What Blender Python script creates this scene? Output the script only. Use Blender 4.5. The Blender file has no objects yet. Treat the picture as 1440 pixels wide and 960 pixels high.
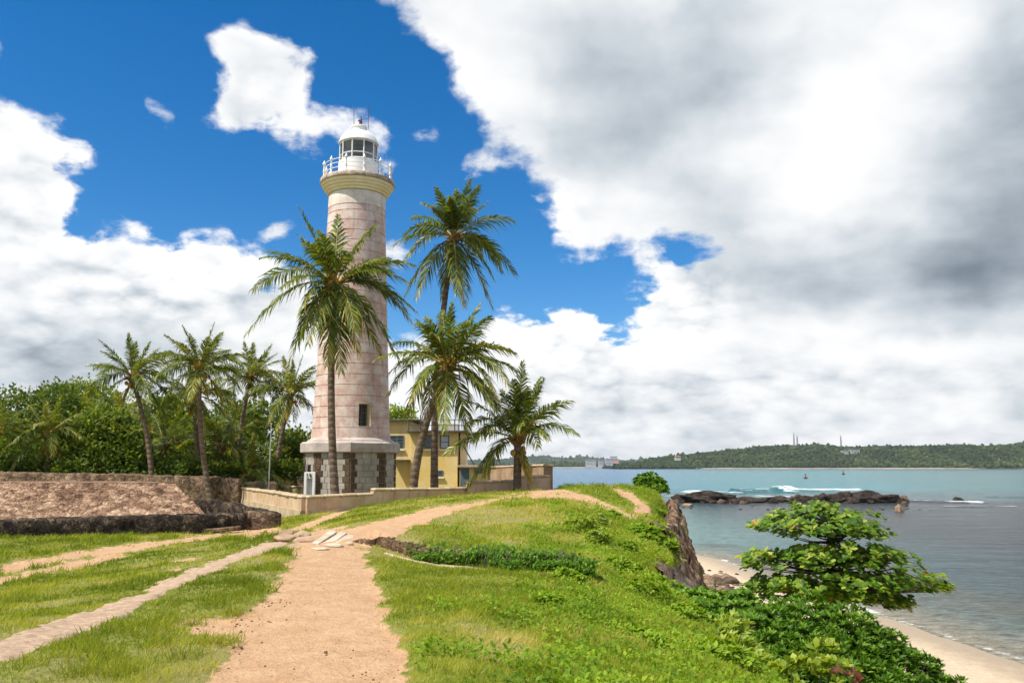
import bpy, math, random
import numpy as np
from mathutils import Vector, noise as mnoise

random.seed(7); RNG = np.random.default_rng(7)
C = bpy.context.scene
COL = C.collection
R = math.radians

# ------------------------------------------------------------------ camera frame
F = 1200.0; HORIZON = 654.0; H = 9.0
TH = math.atan((HORIZON - 480.0) / F)
CT, ST = math.cos(TH), math.sin(TH)

def P(px, py, Y):
    u = (px - 720.0) / F; v = (480.0 - py) / F
    dy = CT - v * ST; dz = ST + v * CT
    s = Y / dy
    return np.array((u * s, Y, H + dz * s))

def PZ(px, py, z):
    u = (px - 720.0) / F; v = (480.0 - py) / F
    dy = CT - v * ST; dz = ST + v * CT
    s = (z - H) / dz
    return np.array((u * s, dy * s, z))

def depth(Y, z): return Y * CT + (z - H) * ST

def proj(x, y, z):
    d = y * CT + (z - H) * ST
    d = np.where(np.abs(d) < 1e-3, 1e-3, d)
    v = (-y * ST + (z - H) * CT) / d
    return 720.0 + F * x / d, 480.0 - F * v, d

# ------------------------------------------------------------------ noise
def _hash(ix, iy, seed):
    h = (ix.astype(np.int64) * 374761393 + iy.astype(np.int64) * 668265263 + seed * 974634777) & 0x7fffffff
    h = ((h ^ (h >> 13)) * 1274126177) & 0x7fffffff
    return ((h ^ (h >> 16)) & 0xffff) / 65535.0

def vnoise(x, y, seed=0):
    x = np.asarray(x, float); y = np.asarray(y, float)
    ix = np.floor(x); iy = np.floor(y); fx = x - ix; fy = y - iy
    fx = fx * fx * (3 - 2 * fx); fy = fy * fy * (3 - 2 * fy)
    a = _hash(ix, iy, seed); b = _hash(ix + 1, iy, seed); c = _hash(ix, iy + 1, seed); d = _hash(ix + 1, iy + 1, seed)
    return (a * (1 - fx) + b * fx) * (1 - fy) + (c * (1 - fx) + d * fx) * fy

def fbm(x, y, seed=0, oct=4):
    s = 0; a = 0.5; t = 0
    for i in range(oct):
        s = s + a * vnoise(x * 2 ** i, y * 2 ** i, seed + i * 17); t += a; a *= 0.5
    return s / t

def sstep(a, b, x):
    t = np.clip((x - a) / (b - a), 0, 1)
    return t * t * (3 - 2 * t)

def poly_sd(x, y, poly):
    """signed distance to a closed polygon, positive inside"""
    x = np.asarray(x, float); y = np.asarray(y, float)
    inside = np.zeros(x.shape, bool); best = np.full(x.shape, 1e18)
    n = len(poly)
    for i in range(n):
        ax, ay = poly[i][0], poly[i][1]; bx, by = poly[(i + 1) % n][0], poly[(i + 1) % n][1]
        dx, dy = bx - ax, by - ay
        t = np.clip(((x - ax) * dx + (y - ay) * dy) / (dx * dx + dy * dy + 1e-12), 0, 1)
        best = np.minimum(best, (x - ax - t * dx) ** 2 + (y - ay - t * dy) ** 2)
        if ay != by:
            c = ((ay > y) != (by > y)) & (x < (bx - ax) * (y - ay) / (by - ay) + ax)
            inside ^= c
    return np.where(inside, 1, -1) * np.sqrt(best)

# ------------------------------------------------------------------ object helpers
WORLD = {}
def _wloc(o): return WORLD.get(o.name, np.zeros(3)) if o is not None else np.zeros(3)

def link(o, parent, w):
    COL.objects.link(o)
    WORLD[o.name] = np.array(w, float)
    if parent is not None:
        o.parent = parent
        o.location = Vector(w) - Vector(_wloc(parent))
    else:
        o.location = Vector(w)
    return o

def tag(o, label, cat, group=None, kind=None):
    o['label'] = label; o['category'] = cat
    if group: o['group'] = group
    if kind: o['kind'] = kind
    return o

def thing(name, loc, label, cat, group=None):
    o = bpy.data.objects.new(name, None)
    o.empty_display_size = 0.3
    link(o, None, loc)
    return tag(o, label, cat, group)

def mesh_np(name, V, faces, mat, parent=None, smooth=False, attrs=None, origin=None):
    """V (n,3) world coords. faces: list of index tuples, or an (m,k) int array, or list of such arrays"""
    V = np.asarray(V, float)
    w = _wloc(parent) if parent is not None else (np.array(origin, float) if origin is not None else np.zeros(3))
    me = bpy.data.meshes.new(name)
    L = (V - w).astype(np.float32)
    if isinstance(faces, np.ndarray): faces = [faces]
    if len(faces) and isinstance(faces[0], np.ndarray):
        idx = np.concatenate([f.ravel() for f in faces]).astype(np.int32)
        tot = np.concatenate([np.full(len(f), f.shape[1]) for f in faces]).astype(np.int32)
        st = np.concatenate(([0], np.cumsum(tot)[:-1])).astype(np.int32)
        me.vertices.add(len(L)); me.vertices.foreach_set('co', L.ravel())
        me.loops.add(len(idx)); me.loops.foreach_set('vertex_index', idx)
        me.polygons.add(len(tot)); me.polygons.foreach_set('loop_start', st)
        try: me.polygons.foreach_set('loop_total', tot)
        except Exception: pass
        me.update(calc_edges=True); me.validate()
    else:
        me.from_pydata([tuple(v) for v in L], [], [tuple(f) for f in faces]); me.update()
    if smooth:
        me.polygons.foreach_set('use_smooth', np.ones(len(me.polygons), bool))
    if attrs:
        for k, a in attrs.items():
            a = np.asarray(a, np.float32)
            if a.ndim == 1:
                at = me.attributes.new(k, 'FLOAT', 'POINT'); at.data.foreach_set('value', a)
            else:
                at = me.attributes.new(k, 'FLOAT_VECTOR', 'POINT'); at.data.foreach_set('vector', a.ravel())
    for m in (mat if isinstance(mat, (list, tuple)) else [mat]): me.materials.append(m)
    o = bpy.data.objects.new(name, me)
    return link(o, parent, w)

class MB:
    def __init__(s): s.v = []; s.f = []
    def add(s, V, Fs):
        b = len(s.v); s.v += [tuple(p) for p in V]; s.f += [tuple(i + b for i in f) for f in Fs]
    def box(s, c, ax, ay, az, bev=0.0):
        """c centre, ax, ay, az half-axis vectors; optional chamfer on all edges"""
        c = np.array(c, float); A = [np.array(a, float) for a in (ax, ay, az)]
        if bev <= 0:
            V = [c + sx * A[0] + sy * A[1] + sz * A[2] for sz in (-1, 1) for sy in (-1, 1) for sx in (-1, 1)]
            s.add(V, [(0, 2, 3, 1), (4, 5, 7, 6), (0, 1, 5, 4), (2, 6, 7, 3), (0, 4, 6, 2), (1, 3, 7, 5)]); return
        ln = [np.linalg.norm(a) for a in A]
        k = [max(0.0, 1 - bev / l) for l in ln]
        V = []; ids = {}
        for sx in (-1, 1):
            for sy in (-1, 1):
                for sz in (-1, 1):
                    sg = (sx, sy, sz)
                    for axi in range(3):
                        q = c.copy()
                        for j in range(3): q = q + sg[j] * A[j] * (1.0 if j == axi else k[j])
                        ids[(sx, sy, sz, axi)] = len(V); V.append(q)
        Fc = []
        for axi in range(3):
            o1, o2 = [j for j in range(3) if j != axi]
            for sg in (-1, 1):
                ring = []
                for a, b in ((-1, -1), (1, -1), (1, 1), (-1, 1)):
                    q = [0, 0, 0]; q[axi] = sg; q[o1] = a; q[o2] = b
                    ring.append(ids[(*q, axi)])
                if (sg > 0) == (axi == 1): ring = ring[::-1]
                Fc.append(tuple(ring))
        for axi in range(3):
            o1, o2 = [j for j in range(3) if j != axi]
            for a in (-1, 1):
                for b in (-1, 1):
                    def g(t, which):
                        q = [0, 0, 0]; q[axi] = t; q[o1] = a; q[o2] = b
                        return ids[(*q, which)]
                    Fc.append((g(-1, o1), g(1, o1), g(1, o2), g(-1, o2)))
        for sx in (-1, 1):
            for sy in (-1, 1):
                for sz in (-1, 1):
                    Fc.append(tuple(ids[(sx, sy, sz, a)] for a in range(3)))
        s.add(V, Fc)
    def abox(s, lo, hi, bev=0.0):
        lo = np.array(lo, float); hi = np.array(hi, float); h = (hi - lo) / 2
        s.box((lo + hi) / 2, (h[0], 0, 0), (0, h[1], 0), (0, 0, h[2]), bev)
    def tube(s, pts, rad, n=8, caps=True):
        pts = [np.array(p, float) for p in pts]
        rad = rad if hasattr(rad, '__len__') else [rad] * len(pts)
        V = []; up = np.array((0.13, 0.31, 0.94))
        for i, p in enumerate(pts):
            t = pts[min(i + 1, len(pts) - 1)] - pts[max(i - 1, 0)]
            t = t / (np.linalg.norm(t) + 1e-9)
            a = np.cross(t, up)
            if np.linalg.norm(a) < 1e-3: a = np.cross(t, (1, 0, 0))
            a /= np.linalg.norm(a); b = np.cross(t, a)
            for k in range(n):
                an = 2 * math.pi * k / n
                V.append(p + rad[i] * (math.cos(an) * a + math.sin(an) * b))
        Fs = []
        for i in range(len(pts) - 1):
            for k in range(n):
                Fs.append((i * n + k, i * n + (k + 1) % n, (i + 1) * n + (k + 1) % n, (i + 1) * n + k))
        if caps:
            Fs.append(tuple(range(n))[::-1]); Fs.append(tuple(range((len(pts) - 1) * n, len(pts) * n)))
        s.add(V, Fs)
    def lathe(s, cx, cy, prof, n=64, a0=0.0, skip=None, caps=True):
        V = []; Fs = []
        for (r, z) in prof:
            for k in range(n):
                an = a0 + 2 * math.pi * k / n
                V.append((cx + r * math.cos(an), cy + r * math.sin(an), z))
        for i in range(len(prof) - 1):
            for k in range(n):
                if skip and skip(i, k): continue
                Fs.append((i * n + k, i * n + (k + 1) % n, (i + 1) * n + (k + 1) % n, (i + 1) * n + k))
        if caps:
            Fs.append(tuple(range(n))[::-1]); Fs.append(tuple(range((len(prof) - 1) * n, len(prof) * n)))
        s.add(V, Fs)
    def build(s, name, mat, parent=None, smooth=False, origin=None, angle=None):
        o = mesh_np(name, np.array(s.v), s.f, mat, parent, smooth, origin=origin)
        if angle is not None:
            o.data.polygons.foreach_set('use_smooth', np.ones(len(o.data.polygons), bool))
            try: o.data.set_sharp_from_angle(angle=R(angle))
            except Exception: pass
        return o

# ------------------------------------------------------------------ materials
class NT:
    def __init__(s, tree): s.t = tree; s.n = tree.nodes; s.l = tree.links
    def node(s, typ, **kw):
        n = s.n.new(typ)
        for k, v in kw.items(): setattr(n, k, v)
        return n
    def inp(s, sock, v):
        if v is None: return
        if isinstance(v, bpy.types.NodeSocket): s.l.new(v, sock)
        else:
            if sock.type == 'RGBA' and hasattr(v, '__len__') and len(v) == 3: v = (*v, 1)
            sock.default_value = v
    def math(s, op, a, b=None, c=None, clamp=False):
        n = s.node('ShaderNodeMath', operation=op, use_clamp=clamp)
        for i, x in enumerate((a, b, c)):
            if x is not None: s.inp(n.inputs[i], x)
        return n.outputs[0]
    def vmath(s, op, a, b=None, scale=None):
        n = s.node('ShaderNodeVectorMath', operation=op)
        s.inp(n.inputs[0], a)
        if b is not None: s.inp(n.inputs[1], b)
        if scale is not None: s.inp(n.inputs['Scale'], scale)
        return n.outputs['Value'] if op in ('LENGTH', 'DOT_PRODUCT') else n.outputs['Vector']
    def mix(s, f, a, b, mode='MIX'):
        n = s.node('ShaderNodeMix', data_type='RGBA', blend_type=mode); n.clamp_factor = True
        s.inp(n.inputs[0], f); s.inp(n.inputs[6], a); s.inp(n.inputs[7], b)
        return n.outputs[2]
    def fmix(s, f, a, b):
        n = s.node('ShaderNodeMix', data_type='FLOAT'); n.clamp_factor = True
        s.inp(n.inputs[0], f); s.inp(n.inputs[2], a); s.inp(n.inputs[3], b)
        return n.outputs[0]
    def noise(s, vec, scale, detail=4, rough=0.55, dist=0.0, out=0, lac=2.0):
        n = s.node('ShaderNodeTexNoise'); s.inp(n.inputs['Vector'], vec)
        n.inputs['Scale'].default_value = scale; n.inputs['Detail'].default_value = detail
        n.inputs['Roughness'].default_value = rough; n.inputs['Distortion'].default_value = dist
        n.inputs['Lacunarity'].default_value = lac
        return n.outputs[out]
    def voro(s, vec, scale, feature='F1', out='Distance', rand=1.0, **kw):
        n = s.node('ShaderNodeTexVoronoi', feature=feature); s.inp(n.inputs['Vector'], vec)
        n.inputs['Scale'].default_value = scale; n.inputs['Randomness'].default_value = rand
        for k, v in kw.items(): n.inputs[k].default_value = v
        return n.outputs[out]
    def ramp(s, f, stops, interp='LINEAR', out=0):
        n = s.node('ShaderNodeValToRGB'); cr = n.color_ramp; cr.interpolation = interp
        while len(cr.elements) < len(stops): cr.elements.new(0.5)
        for e, (p, c) in zip(cr.elements, stops):
            e.position = p
            e.color = (c, c, c, 1) if not hasattr(c, '__len__') else (*c[:3], 1)
        s.inp(n.inputs[0], f); return n.outputs[out]
    def rng(s, x, a, b, c=0.0, d=1.0, smooth=False):
        n = s.node('ShaderNodeMapRange', clamp=True)
        if smooth: n.interpolation_type = 'SMOOTHSTEP'
        s.inp(n.inputs[0], x)
        for i, v in enumerate((a, b, c, d)): s.inp(n.inputs[1 + i], v)
        return n.outputs[0]
    def attr(s, name, out='Fac'):
        n = s.node('ShaderNodeAttribute', attribute_name=name); return n.outputs[out]
    def pos(s): return s.node('ShaderNodeNewGeometry').outputs['Position']
    def obj(s): return s.node('ShaderNodeTexCoord').outputs['Object']
    def mapping(s, vec, scale=(1, 1, 1), rot=(0, 0, 0), loc=(0, 0, 0)):
        n = s.node('ShaderNodeMapping'); s.inp(n.inputs[0], vec)
        n.inputs['Scale'].default_value = scale; n.inputs['Rotation'].default_value = rot; n.inputs['Location'].default_value = loc
        return n.outputs[0]
    def bump(s, h, strength=0.5, dist=0.02, normal=None):
        n = s.node('ShaderNodeBump'); n.inputs['Strength'].default_value = strength; n.inputs['Distance'].default_value = dist
        s.inp(n.inputs['Height'], h)
        if normal is not None: s.inp(n.inputs['Normal'], normal)
        return n.outputs[0]

def new_mat(name):
    m = bpy.data.materials.new(name); m.use_nodes = True
    m.node_tree.nodes.clear()
    return m, NT(m.node_tree)

def principled(nt, base, rough=0.8, spec=0.3, normal=None, metal=0.0):
    b = nt.node('ShaderNodeBsdfPrincipled')
    nt.inp(b.inputs['Base Color'], base); nt.inp(b.inputs['Roughness'], rough)
    b.inputs['Specular IOR Level'].default_value = spec; b.inputs['Metallic'].default_value = metal
    if normal is not None: nt.inp(b.inputs['Normal'], normal)
    return b

def finish(nt, shader):
    o = nt.node('ShaderNodeOutputMaterial')
    nt.l.new(shader, o.inputs[0])

def simple(name, col, rough=0.7, spec=0.3, var=0.25, scale=3.0, bump=0.0, bscale=30, metal=0.0):
    """plain surface with blotchy variation and a little grain"""
    m, nt = new_mat(name); p = nt.pos()
    n = nt.noise(p, scale, 6, 0.6)
    c = nt.mix(nt.rng(n, 0.3, 0.7), [x * (1 - var) for x in col], [min(1, x * (1 + var)) for x in col])
    nor = nt.bump(nt.noise(p, bscale, 4), bump, 0.01) if bump else None
    finish(nt, principled(nt, c, rough, spec, nor, metal).outputs[0]); return m

def foliage(name, stops, trans=0.35, rough=0.45, spec=0.35, tcol=None):
    m, nt = new_mat(name)
    c = nt.ramp(nt.attr('tint'), stops)
    b = principled(nt, c, rough, spec)
    t = nt.node('ShaderNodeBsdfTranslucent')
    nt.inp(t.inputs[0], nt.mix(1.0, c, tcol or (1.5, 1.45, 0.5), 'MULTIPLY'))
    mx = nt.node('ShaderNodeMixShader'); mx.inputs[0].default_value = trans
    nt.l.new(b.outputs[0], mx.inputs[1]); nt.l.new(t.outputs[0], mx.inputs[2])
    finish(nt, mx.outputs[0]); return m
# ------------------------------------------------------------------ camera, sun, sky
cam = bpy.data.cameras.new('camera'); cam.sensor_width = 36; cam.lens = F / 1440 * 36
cam.clip_start = 0.05; cam.clip_end = 20000
camo = bpy.data.objects.new('camera', cam); COL.objects.link(camo)
camo.location = (0, 0, H); camo.rotation_euler = (math.pi / 2 + TH, 0, 0)
C.camera = camo
SUN_DIR = np.array((-0.76, -0.48, 0.0)); SUN_DIR /= np.linalg.norm(SUN_DIR)
SUN_EL = R(58); SUN_DIR = np.array((SUN_DIR[0] * math.cos(SUN_EL), SUN_DIR[1] * math.cos(SUN_EL), math.sin(SUN_EL)))
sl = bpy.data.lights.new('sun', 'SUN'); sl.energy = 4.9; sl.angle = R(0.6); sl.color = (1.0, 0.955, 0.88)
so = bpy.data.objects.new('sun', sl); COL.objects.link(so)
so.rotation_euler = Vector(-SUN_DIR).to_track_quat('-Z', 'Y').to_euler()
C.view_settings.view_transform = 'Standard'; C.view_settings.look = 'None'
C.view_settings.exposure = 0.28; C.view_settings.gamma = 1.0; C.view_settings.use_curve_mapping = False

# how much of each 40-pixel cell of the visible sky is cloud (0 clear .. 9 solid); rows go up to down
# cloud outlines of the visible sky (photograph pixels, turned into directions below): outline, edge softness, strength
CLOUDS = [
    ([(500, -500), (530, 0), (548, 30), (575, 58), (610, 74), (634, 92), (640, 130), (664, 168), (678, 190), (652, 212), (642, 238), (680, 244), (712, 236), (732, 200), (746, 232), (752, 265), (776, 288), (770, 318), (800, 338), (812, 362), (858, 346), (900, 368), (930, 358), (950, 340), (985, 336), (1000, 352), (988, 364), (958, 372), (926, 386), (926, 410), (906, 430), (896, 466), (872, 474), (846, 464), (826, 450), (800, 439), (770, 434), (742, 449), (702, 455), (682, 474), (640, 478), (600, 462), (575, 478), (560, 700), (1900, 700), (1900, -500)], 75, 1.0),
    ([(-400, 128), (0, 130), (32, 131), (76, 170), (132, 212), (108, 224), (78, 214), (92, 240), (108, 264), (95, 290), (80, 312), (86, 336), (128, 334), (166, 324), (208, 325), (226, 348), (232, 372), (256, 350), (290, 337), (330, 345), (362, 360), (378, 390), (412, 384), (445, 402), (470, 470), (540, 468), (575, 490), (600, 700), (-400, 700)], 75, 1.0),
    ([(-400, 500), (600, 490), (900, 490), (1900, 490), (1900, 760), (-400, 760)], 60, 1.1),
    ([(282, 82), (314, 46), (340, 38), (370, 56), (400, 76), (424, 66), (446, 90), (446, 118), (402, 142), (376, 166), (332, 190), (300, 180), (294, 152), (302, 122)], 58, 1.0),
    ([(378, 172), (420, 158), (462, 148), (500, 148), (548, 166), (546, 186), (500, 192), (440, 202), (400, 206), (380, 192)], 55, .86),
    ([(455, 100), (490, 112), (492, 130), (466, 128)], 40, .9), ([(585, 195), (608, 190), (612, 228), (590, 232)], 40, .9), ([(366, 312), (390, 302), (416, 316), (396, 334), (370, 334)], 40, 1.0),
    ([(530, 330), (556, 326), (574, 352), (560, 378), (534, 370)], 44, .98), ([(200, 150), (222, 142), (238, 158), (216, 174)], 40, .88), ([(-400, 10), (6, 18), (14, 46), (4, 78), (-400, 80)], 45, .85),
    ([(500, 215), (560, 205), (580, 232), (530, 244)], 50, .62), ([(150, 286), (200, 282), (206, 296), (160, 300)], 40, .52)]
# grey undersides and bright banks of the real clouds: centre, radii, amount
SHADE = [(930, 120, 130, 110, -.40), (830, 70, 70, 50, -.16), (1090, 50, 120, 50, -.24), (1420, 300, 130, 130, -.46), (1180, 385, 230, 55, -.42), (1010, 330, 90, 40, -.16),
         (1400, 405, 150, 60, -.22), (1440, 80, 80, 130, -.36), (1250, 490, 260, 20, .14), (1110, 555, 300, 15, -.18), (1280, 598, 260, 14, -.24), (1330, 545, 90, 14, -.18), (1010, 515, 120, 12, -.04),
         (900, 582, 120, 13, -.14), (820, 545, 120, 14, -.05), (1435, 575, 40, 40, -.25), (90, 505, 160, 34, -.46), (40, 470, 90, 22, -.22), (300, 515, 130, 22, -.12), (150, 430, 90, 18, -.10), (30, 260, 40, 30, -.10), (60, 380, 80, 14, -.14), (330, 430, 60, 14, -.14),
         (1160, 225, 120, 100, .12), (780, 320, 90, 40, .10), (980, 440, 110, 60, .16), (760, 470, 90, 40, .14), (640, 60, 60, 60, .08), (300, 380, 120, 30, .10),
         (690, 200, 50, 60, -.08), (960, 260, 120, 40, -.16), (860, 210, 90, 50, -.12), (340, 160, 40, 20, -.10), (620, 30, 60, 20, -.05)]

def sky_cover(px, py):
    inside = (px > -300) & (px < 1800) & (py > -300)
    c = np.zeros(px.shape)
    for pl_, wd_, st_ in CLOUDS: c = np.maximum(c, np.clip((0.5 + poly_sd(px, py, pl_) / wd_) * st_, 0, 1.6))
    out = 0.25 + 0.55 * fbm(px / 400.0 + 31, py / 300.0 + 7, 5, 3)
    return np.where(inside, c, out)

def sky_shade(px, py):
    s = np.full(px.shape, 0.76)
    for cx, cy, rx, ry, a in SHADE:
        s = s + a * np.exp(-(((px - cx) / rx) ** 2 + ((py - cy) / ry) ** 2))
    return np.clip(s, 0.02, 1)

LUMPS = [(60, 300, 130, 150, .7), (220, 400, 220, 70, .9), (800, 470, 140, 70, .9), (960, 420, 90, 60, .9), (380, 120, 140, 90, .6), (760, 320, 90, 60, .45), (600, 60, 60, 60, .3),
         (700, 540, 900, 40, .6), (700, 610, 900, 40, .6), (60, 470, 160, 50, .5)]
def sky_lumps(px, py):
    s = np.full(px.shape, 0.10)
    for cx, cy, rx, ry, a in LUMPS:
        s = np.maximum(s, a * np.exp(-(((px - cx) / rx) ** 2 + ((py - cy) / ry) ** 2)))
    return np.clip(s, 0, 1)

w = bpy.data.worlds.new('World'); C.world = w; w.use_nodes = True
w.node_tree.nodes.clear(); nt = NT(w.node_tree)
sky = nt.node('ShaderNodeTexSky', sky_type='NISHITA', sun_disc=False)
sky.sun_elevation = SUN_EL; sky.sun_rotation = math.atan2(SUN_DIR[0], SUN_DIR[1])
sky.altitude = 300; sky.air_density = 1.0; sky.dust_density = 0.25; sky.ozone_density = 3.0
dirv = nt.node('ShaderNodeTexCoord').outputs['Generated']
# billows: warp the direction, then several octaves
warp = nt.vmath('SUBTRACT', nt.noise(dirv, 11, 3, 0.6, out=1), (0.5, 0.5, 0.5))
wd = nt.vmath('ADD', dirv, nt.vmath('SCALE', warp, scale=0.045))
sep = nt.node('ShaderNodeSeparateXYZ'); nt.l.new(wd, sep.inputs[0])
sep0 = nt.node('ShaderNodeSeparateXYZ'); nt.l.new(dirv, sep0.inputs[0])
az = nt.math('ARCTAN2', sep.outputs[0], sep.outputs[1])
el = nt.math('ARCSINE', nt.math('MAXIMUM', nt.math('MINIMUM', sep.outputs[2], 1.0), -1.0))
AZ0, AZ1, NAZ = -34.0, 34.0, 63
ELS = [-3.0, 1.2, 3.2, 5.2, 7.0, 8.4, 9.8, 11.2, 12.6, 14.0, 15.4, 16.8, 18.4, 20.0, 21.8, 23.6, 25.6, 28.0, 31.0]
azf = nt.math('DIVIDE', nt.math('SUBTRACT', nt.math('MULTIPLY', az, 180 / math.pi), AZ0), AZ1 - AZ0)
# mirror the layout to the sides and behind
azf = nt.math('PINGPONG', azf, 1.0)
azl = nt.math('MULTIPLY', azf, 2.0); azr = nt.math('SUBTRACT', azl, 1.0); half = nt.math('GREATER_THAN', azf, 0.5)
eld = nt.math('MULTIPLY', el, 180 / math.pi)
acc = None
for i, e in enumerate(ELS):
    azs = np.radians(np.linspace(AZ0, AZ1, NAZ)); er = math.radians(e)
    px, py, _ = proj(np.sin(azs) * math.cos(er) * 1e4, np.cos(azs) * math.cos(er) * 1e4, np.full(NAZ, H + math.sin(er) * 1e4))
    cv = sky_cover(px, py); sh = sky_shade(px, py); tx = sky_lumps(px, py)
    hl = [(k / 31, (cv[k], sh[k], tx[k])) for k in range(32)]; hr = [(k / 31, (cv[31 + k], sh[31 + k], tx[31 + k])) for k in range(32)]
    rp = nt.mix(half, nt.ramp(azl, hl), nt.ramp(azr, hr))
    if acc is None: acc = rp
    else: acc = nt.mix(nt.rng(eld, ELS[i - 1], e, smooth=True), acc, rp)
cs = nt.node('ShaderNodeSeparateColor'); nt.l.new(acc, cs.inputs[0])
cover, shade, lumps = cs.outputs[0], cs.outputs[1], cs.outputs[2]
zc = nt.math('ADD', nt.math('MAXIMUM', sep0.outputs[2], 0.0), 0.40)
pl = nt.node('ShaderNodeCombineXYZ')
nt.l.new(nt.math('DIVIDE', sep0.outputs[0], zc), pl.inputs[0]); nt.l.new(nt.math('DIVIDE', sep0.outputs[1], zc), pl.inputs[1])
nt.l.new(nt.math('MULTIPLY', sep0.outputs[2], 0.6), pl.inputs[2])
vv = nt.vmath('ADD', pl.outputs[0], nt.vmath('SCALE', warp, scale=0.05))
vs = nt.vmath('ADD', vv, (-0.010, 0.022, 0.012))
big = nt.noise(vv, 3.2, 3, 0.5)
fine = nt.noise(vv, 11.0, 7, 0.6)
fine_s = nt.noise(vs, 11.0, 3, 0.55)
bd = nt.voro(vv, 15.0, 'F1')
bil = nt.math('SUBTRACT', 1.0, nt.math('MULTIPLY', bd, bd))
raw = nt.math('ADD', cover, nt.math('MULTIPLY', nt.math('SUBTRACT', big, 0.5), 0.42))
raw = nt.math('ADD', raw, nt.math('MULTIPLY', nt.math('SUBTRACT', fine, 0.5), 1.5))
raw = nt.math('ADD', raw, nt.math('MULTIPLY', nt.math('MULTIPLY', nt.math('SUBTRACT', bil, 0.72), lumps), 0.45))
alpha = nt.rng(raw, 0.38, nt.fmix(lumps, 0.84, 0.50), smooth=True)
relief = nt.math('MULTIPLY', nt.math('SUBTRACT', fine, fine_s), 1.15)
relief = nt.math('ADD', relief, nt.math('MULTIPLY', nt.math('SUBTRACT', bil, 0.72), 0.58))
relief = nt.math('MULTIPLY', relief, lumps)
mid = nt.noise(vv, 6.5, 4, 0.55)
mod = nt.math('ADD', nt.math('MULTIPLY', nt.math('SUBTRACT', big, 0.5), 0.40), nt.math('MULTIPLY', nt.math('SUBTRACT', mid, 0.5), 0.50))
edge = nt.rng(raw, 0.42, 1.0, 0.14, 0.0)
bval = nt.math('ADD', nt.math('ADD', nt.math('ADD', shade, relief), edge), mod)
ccol = nt.ramp(bval, [(0.0, (0.20, 0.245, 0.295)), (0.25, (0.37, 0.425, 0.485)), (0.5, (0.62, 0.675, 0.725)), (0.70, (0.86, 0.88, 0.90)), (0.88, (1.02, 1.02, 1.02)), (1.0, (1.1, 1.1, 1.1))])
# clear air: the Nishita sky, a little deeper
skyc = nt.node('ShaderNodeHueSaturation'); skyc.inputs['Saturation'].default_value = 1.38; skyc.inputs['Value'].default_value = 1.2
nt.l.new(sky.outputs[0], skyc.inputs['Color'])
SKY_STRENGTH = 0.1
skys = skyc.outputs[0]
sky.air_density = 0.9; sky.ozone_density = 4.0
cl = nt.vmath('SCALE', ccol, scale=0.86 / SKY_STRENGTH)
fin = nt.mix(alpha, skys, cl)
# the lower half of the world stays sea-coloured
fin = nt.mix(nt.rng(sep0.outputs[2], -0.03, -0.005), (0.8, 1.2, 1.5, 1), fin)
bg = nt.node('ShaderNodeBackground'); nt.l.new(fin, bg.inputs[0]); bg.inputs[1].default_value = SKY_STRENGTH
wo = nt.node('ShaderNodeOutputWorld'); nt.l.new(bg.outputs[0], wo.inputs[0])
try:
    w.cycles.sampling_method = 'MANUAL'; w.cycles.sample_map_resolution = 512
except Exception: pass
# ------------------------------------------------------------------ land
def K(*rows): return [P(*r) for r in rows]
CTRL = K((430, 960, 6.5), (430, 860, 9.9), (450, 800, 14.4), (470, 772, 18.2), (700, 960, 6.5), (700, 860, 10.2), (600, 830, 12.4),
         (900, 960, 7.6), (1050, 960, 9.6), (900, 880, 11.6), (1000, 890, 14.0), (930, 830, 18.6), (800, 860, 11.4),
         (495, 760, 19.4), (600, 790, 17.9), (700, 804, 16.5), (830, 812, 15.5), (880, 800, 17.5),
         (905, 760, 27.0), (945, 722, 54.0), (925, 735, 40.0),
         (430, 730, 44.0), (430, 746, 29.0), (520, 712, 43.0), (400, 742, 32.5), (400, 766, 19.4),
         (0, 960, 6.9), (0, 905, 8.2), (0, 855, 12.4), (200, 800, 18.0), (0, 800, 19.3), (0, 760, 28.3), (200, 757, 29.0), (388, 741, 34.0),
         (300, 785, 17.2), (200, 848, 11.2), (200, 900, 8.9), (320, 815, 13.2))
# on the upper level of the mound
UP = K((540, 745, 22.0), (600, 715, 31.5), (700, 695, 41.0), (770, 687, 47.0), (850, 688, 47.0), (800, 720, 27.0), (700, 740, 23.0), (850, 758, 22.0),
       (900, 720, 33.0), (905, 691, 52.0), (640, 768, 18.4), (780, 780, 16.6))
FAR = [(-25, 36, 6.45), (-40, 36, 6.45), (-20, 58, 6.35), (-12, 60, 6.3), (-4, 58, 6.3), (-40, 60, 6.4), (-30, 85, 6.4), (-60, 80, 6.4), (-70, 30, 6.4), (-10, 80, 6.2),
       (0, 58, 6.0), (6, 60, 5.9), (-6, 0, 7.25), (0, 0, 7.35), (3, 2, 7.1), (-20, 0, 7.0), (-30, 12, 6.7), (0, -20, 7.3), (-30, -20, 7.0), (4, -15, 7.0), (-6, 47, 6.6), (-2, 50, 6.8), (2, 55, 6.6)]

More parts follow.
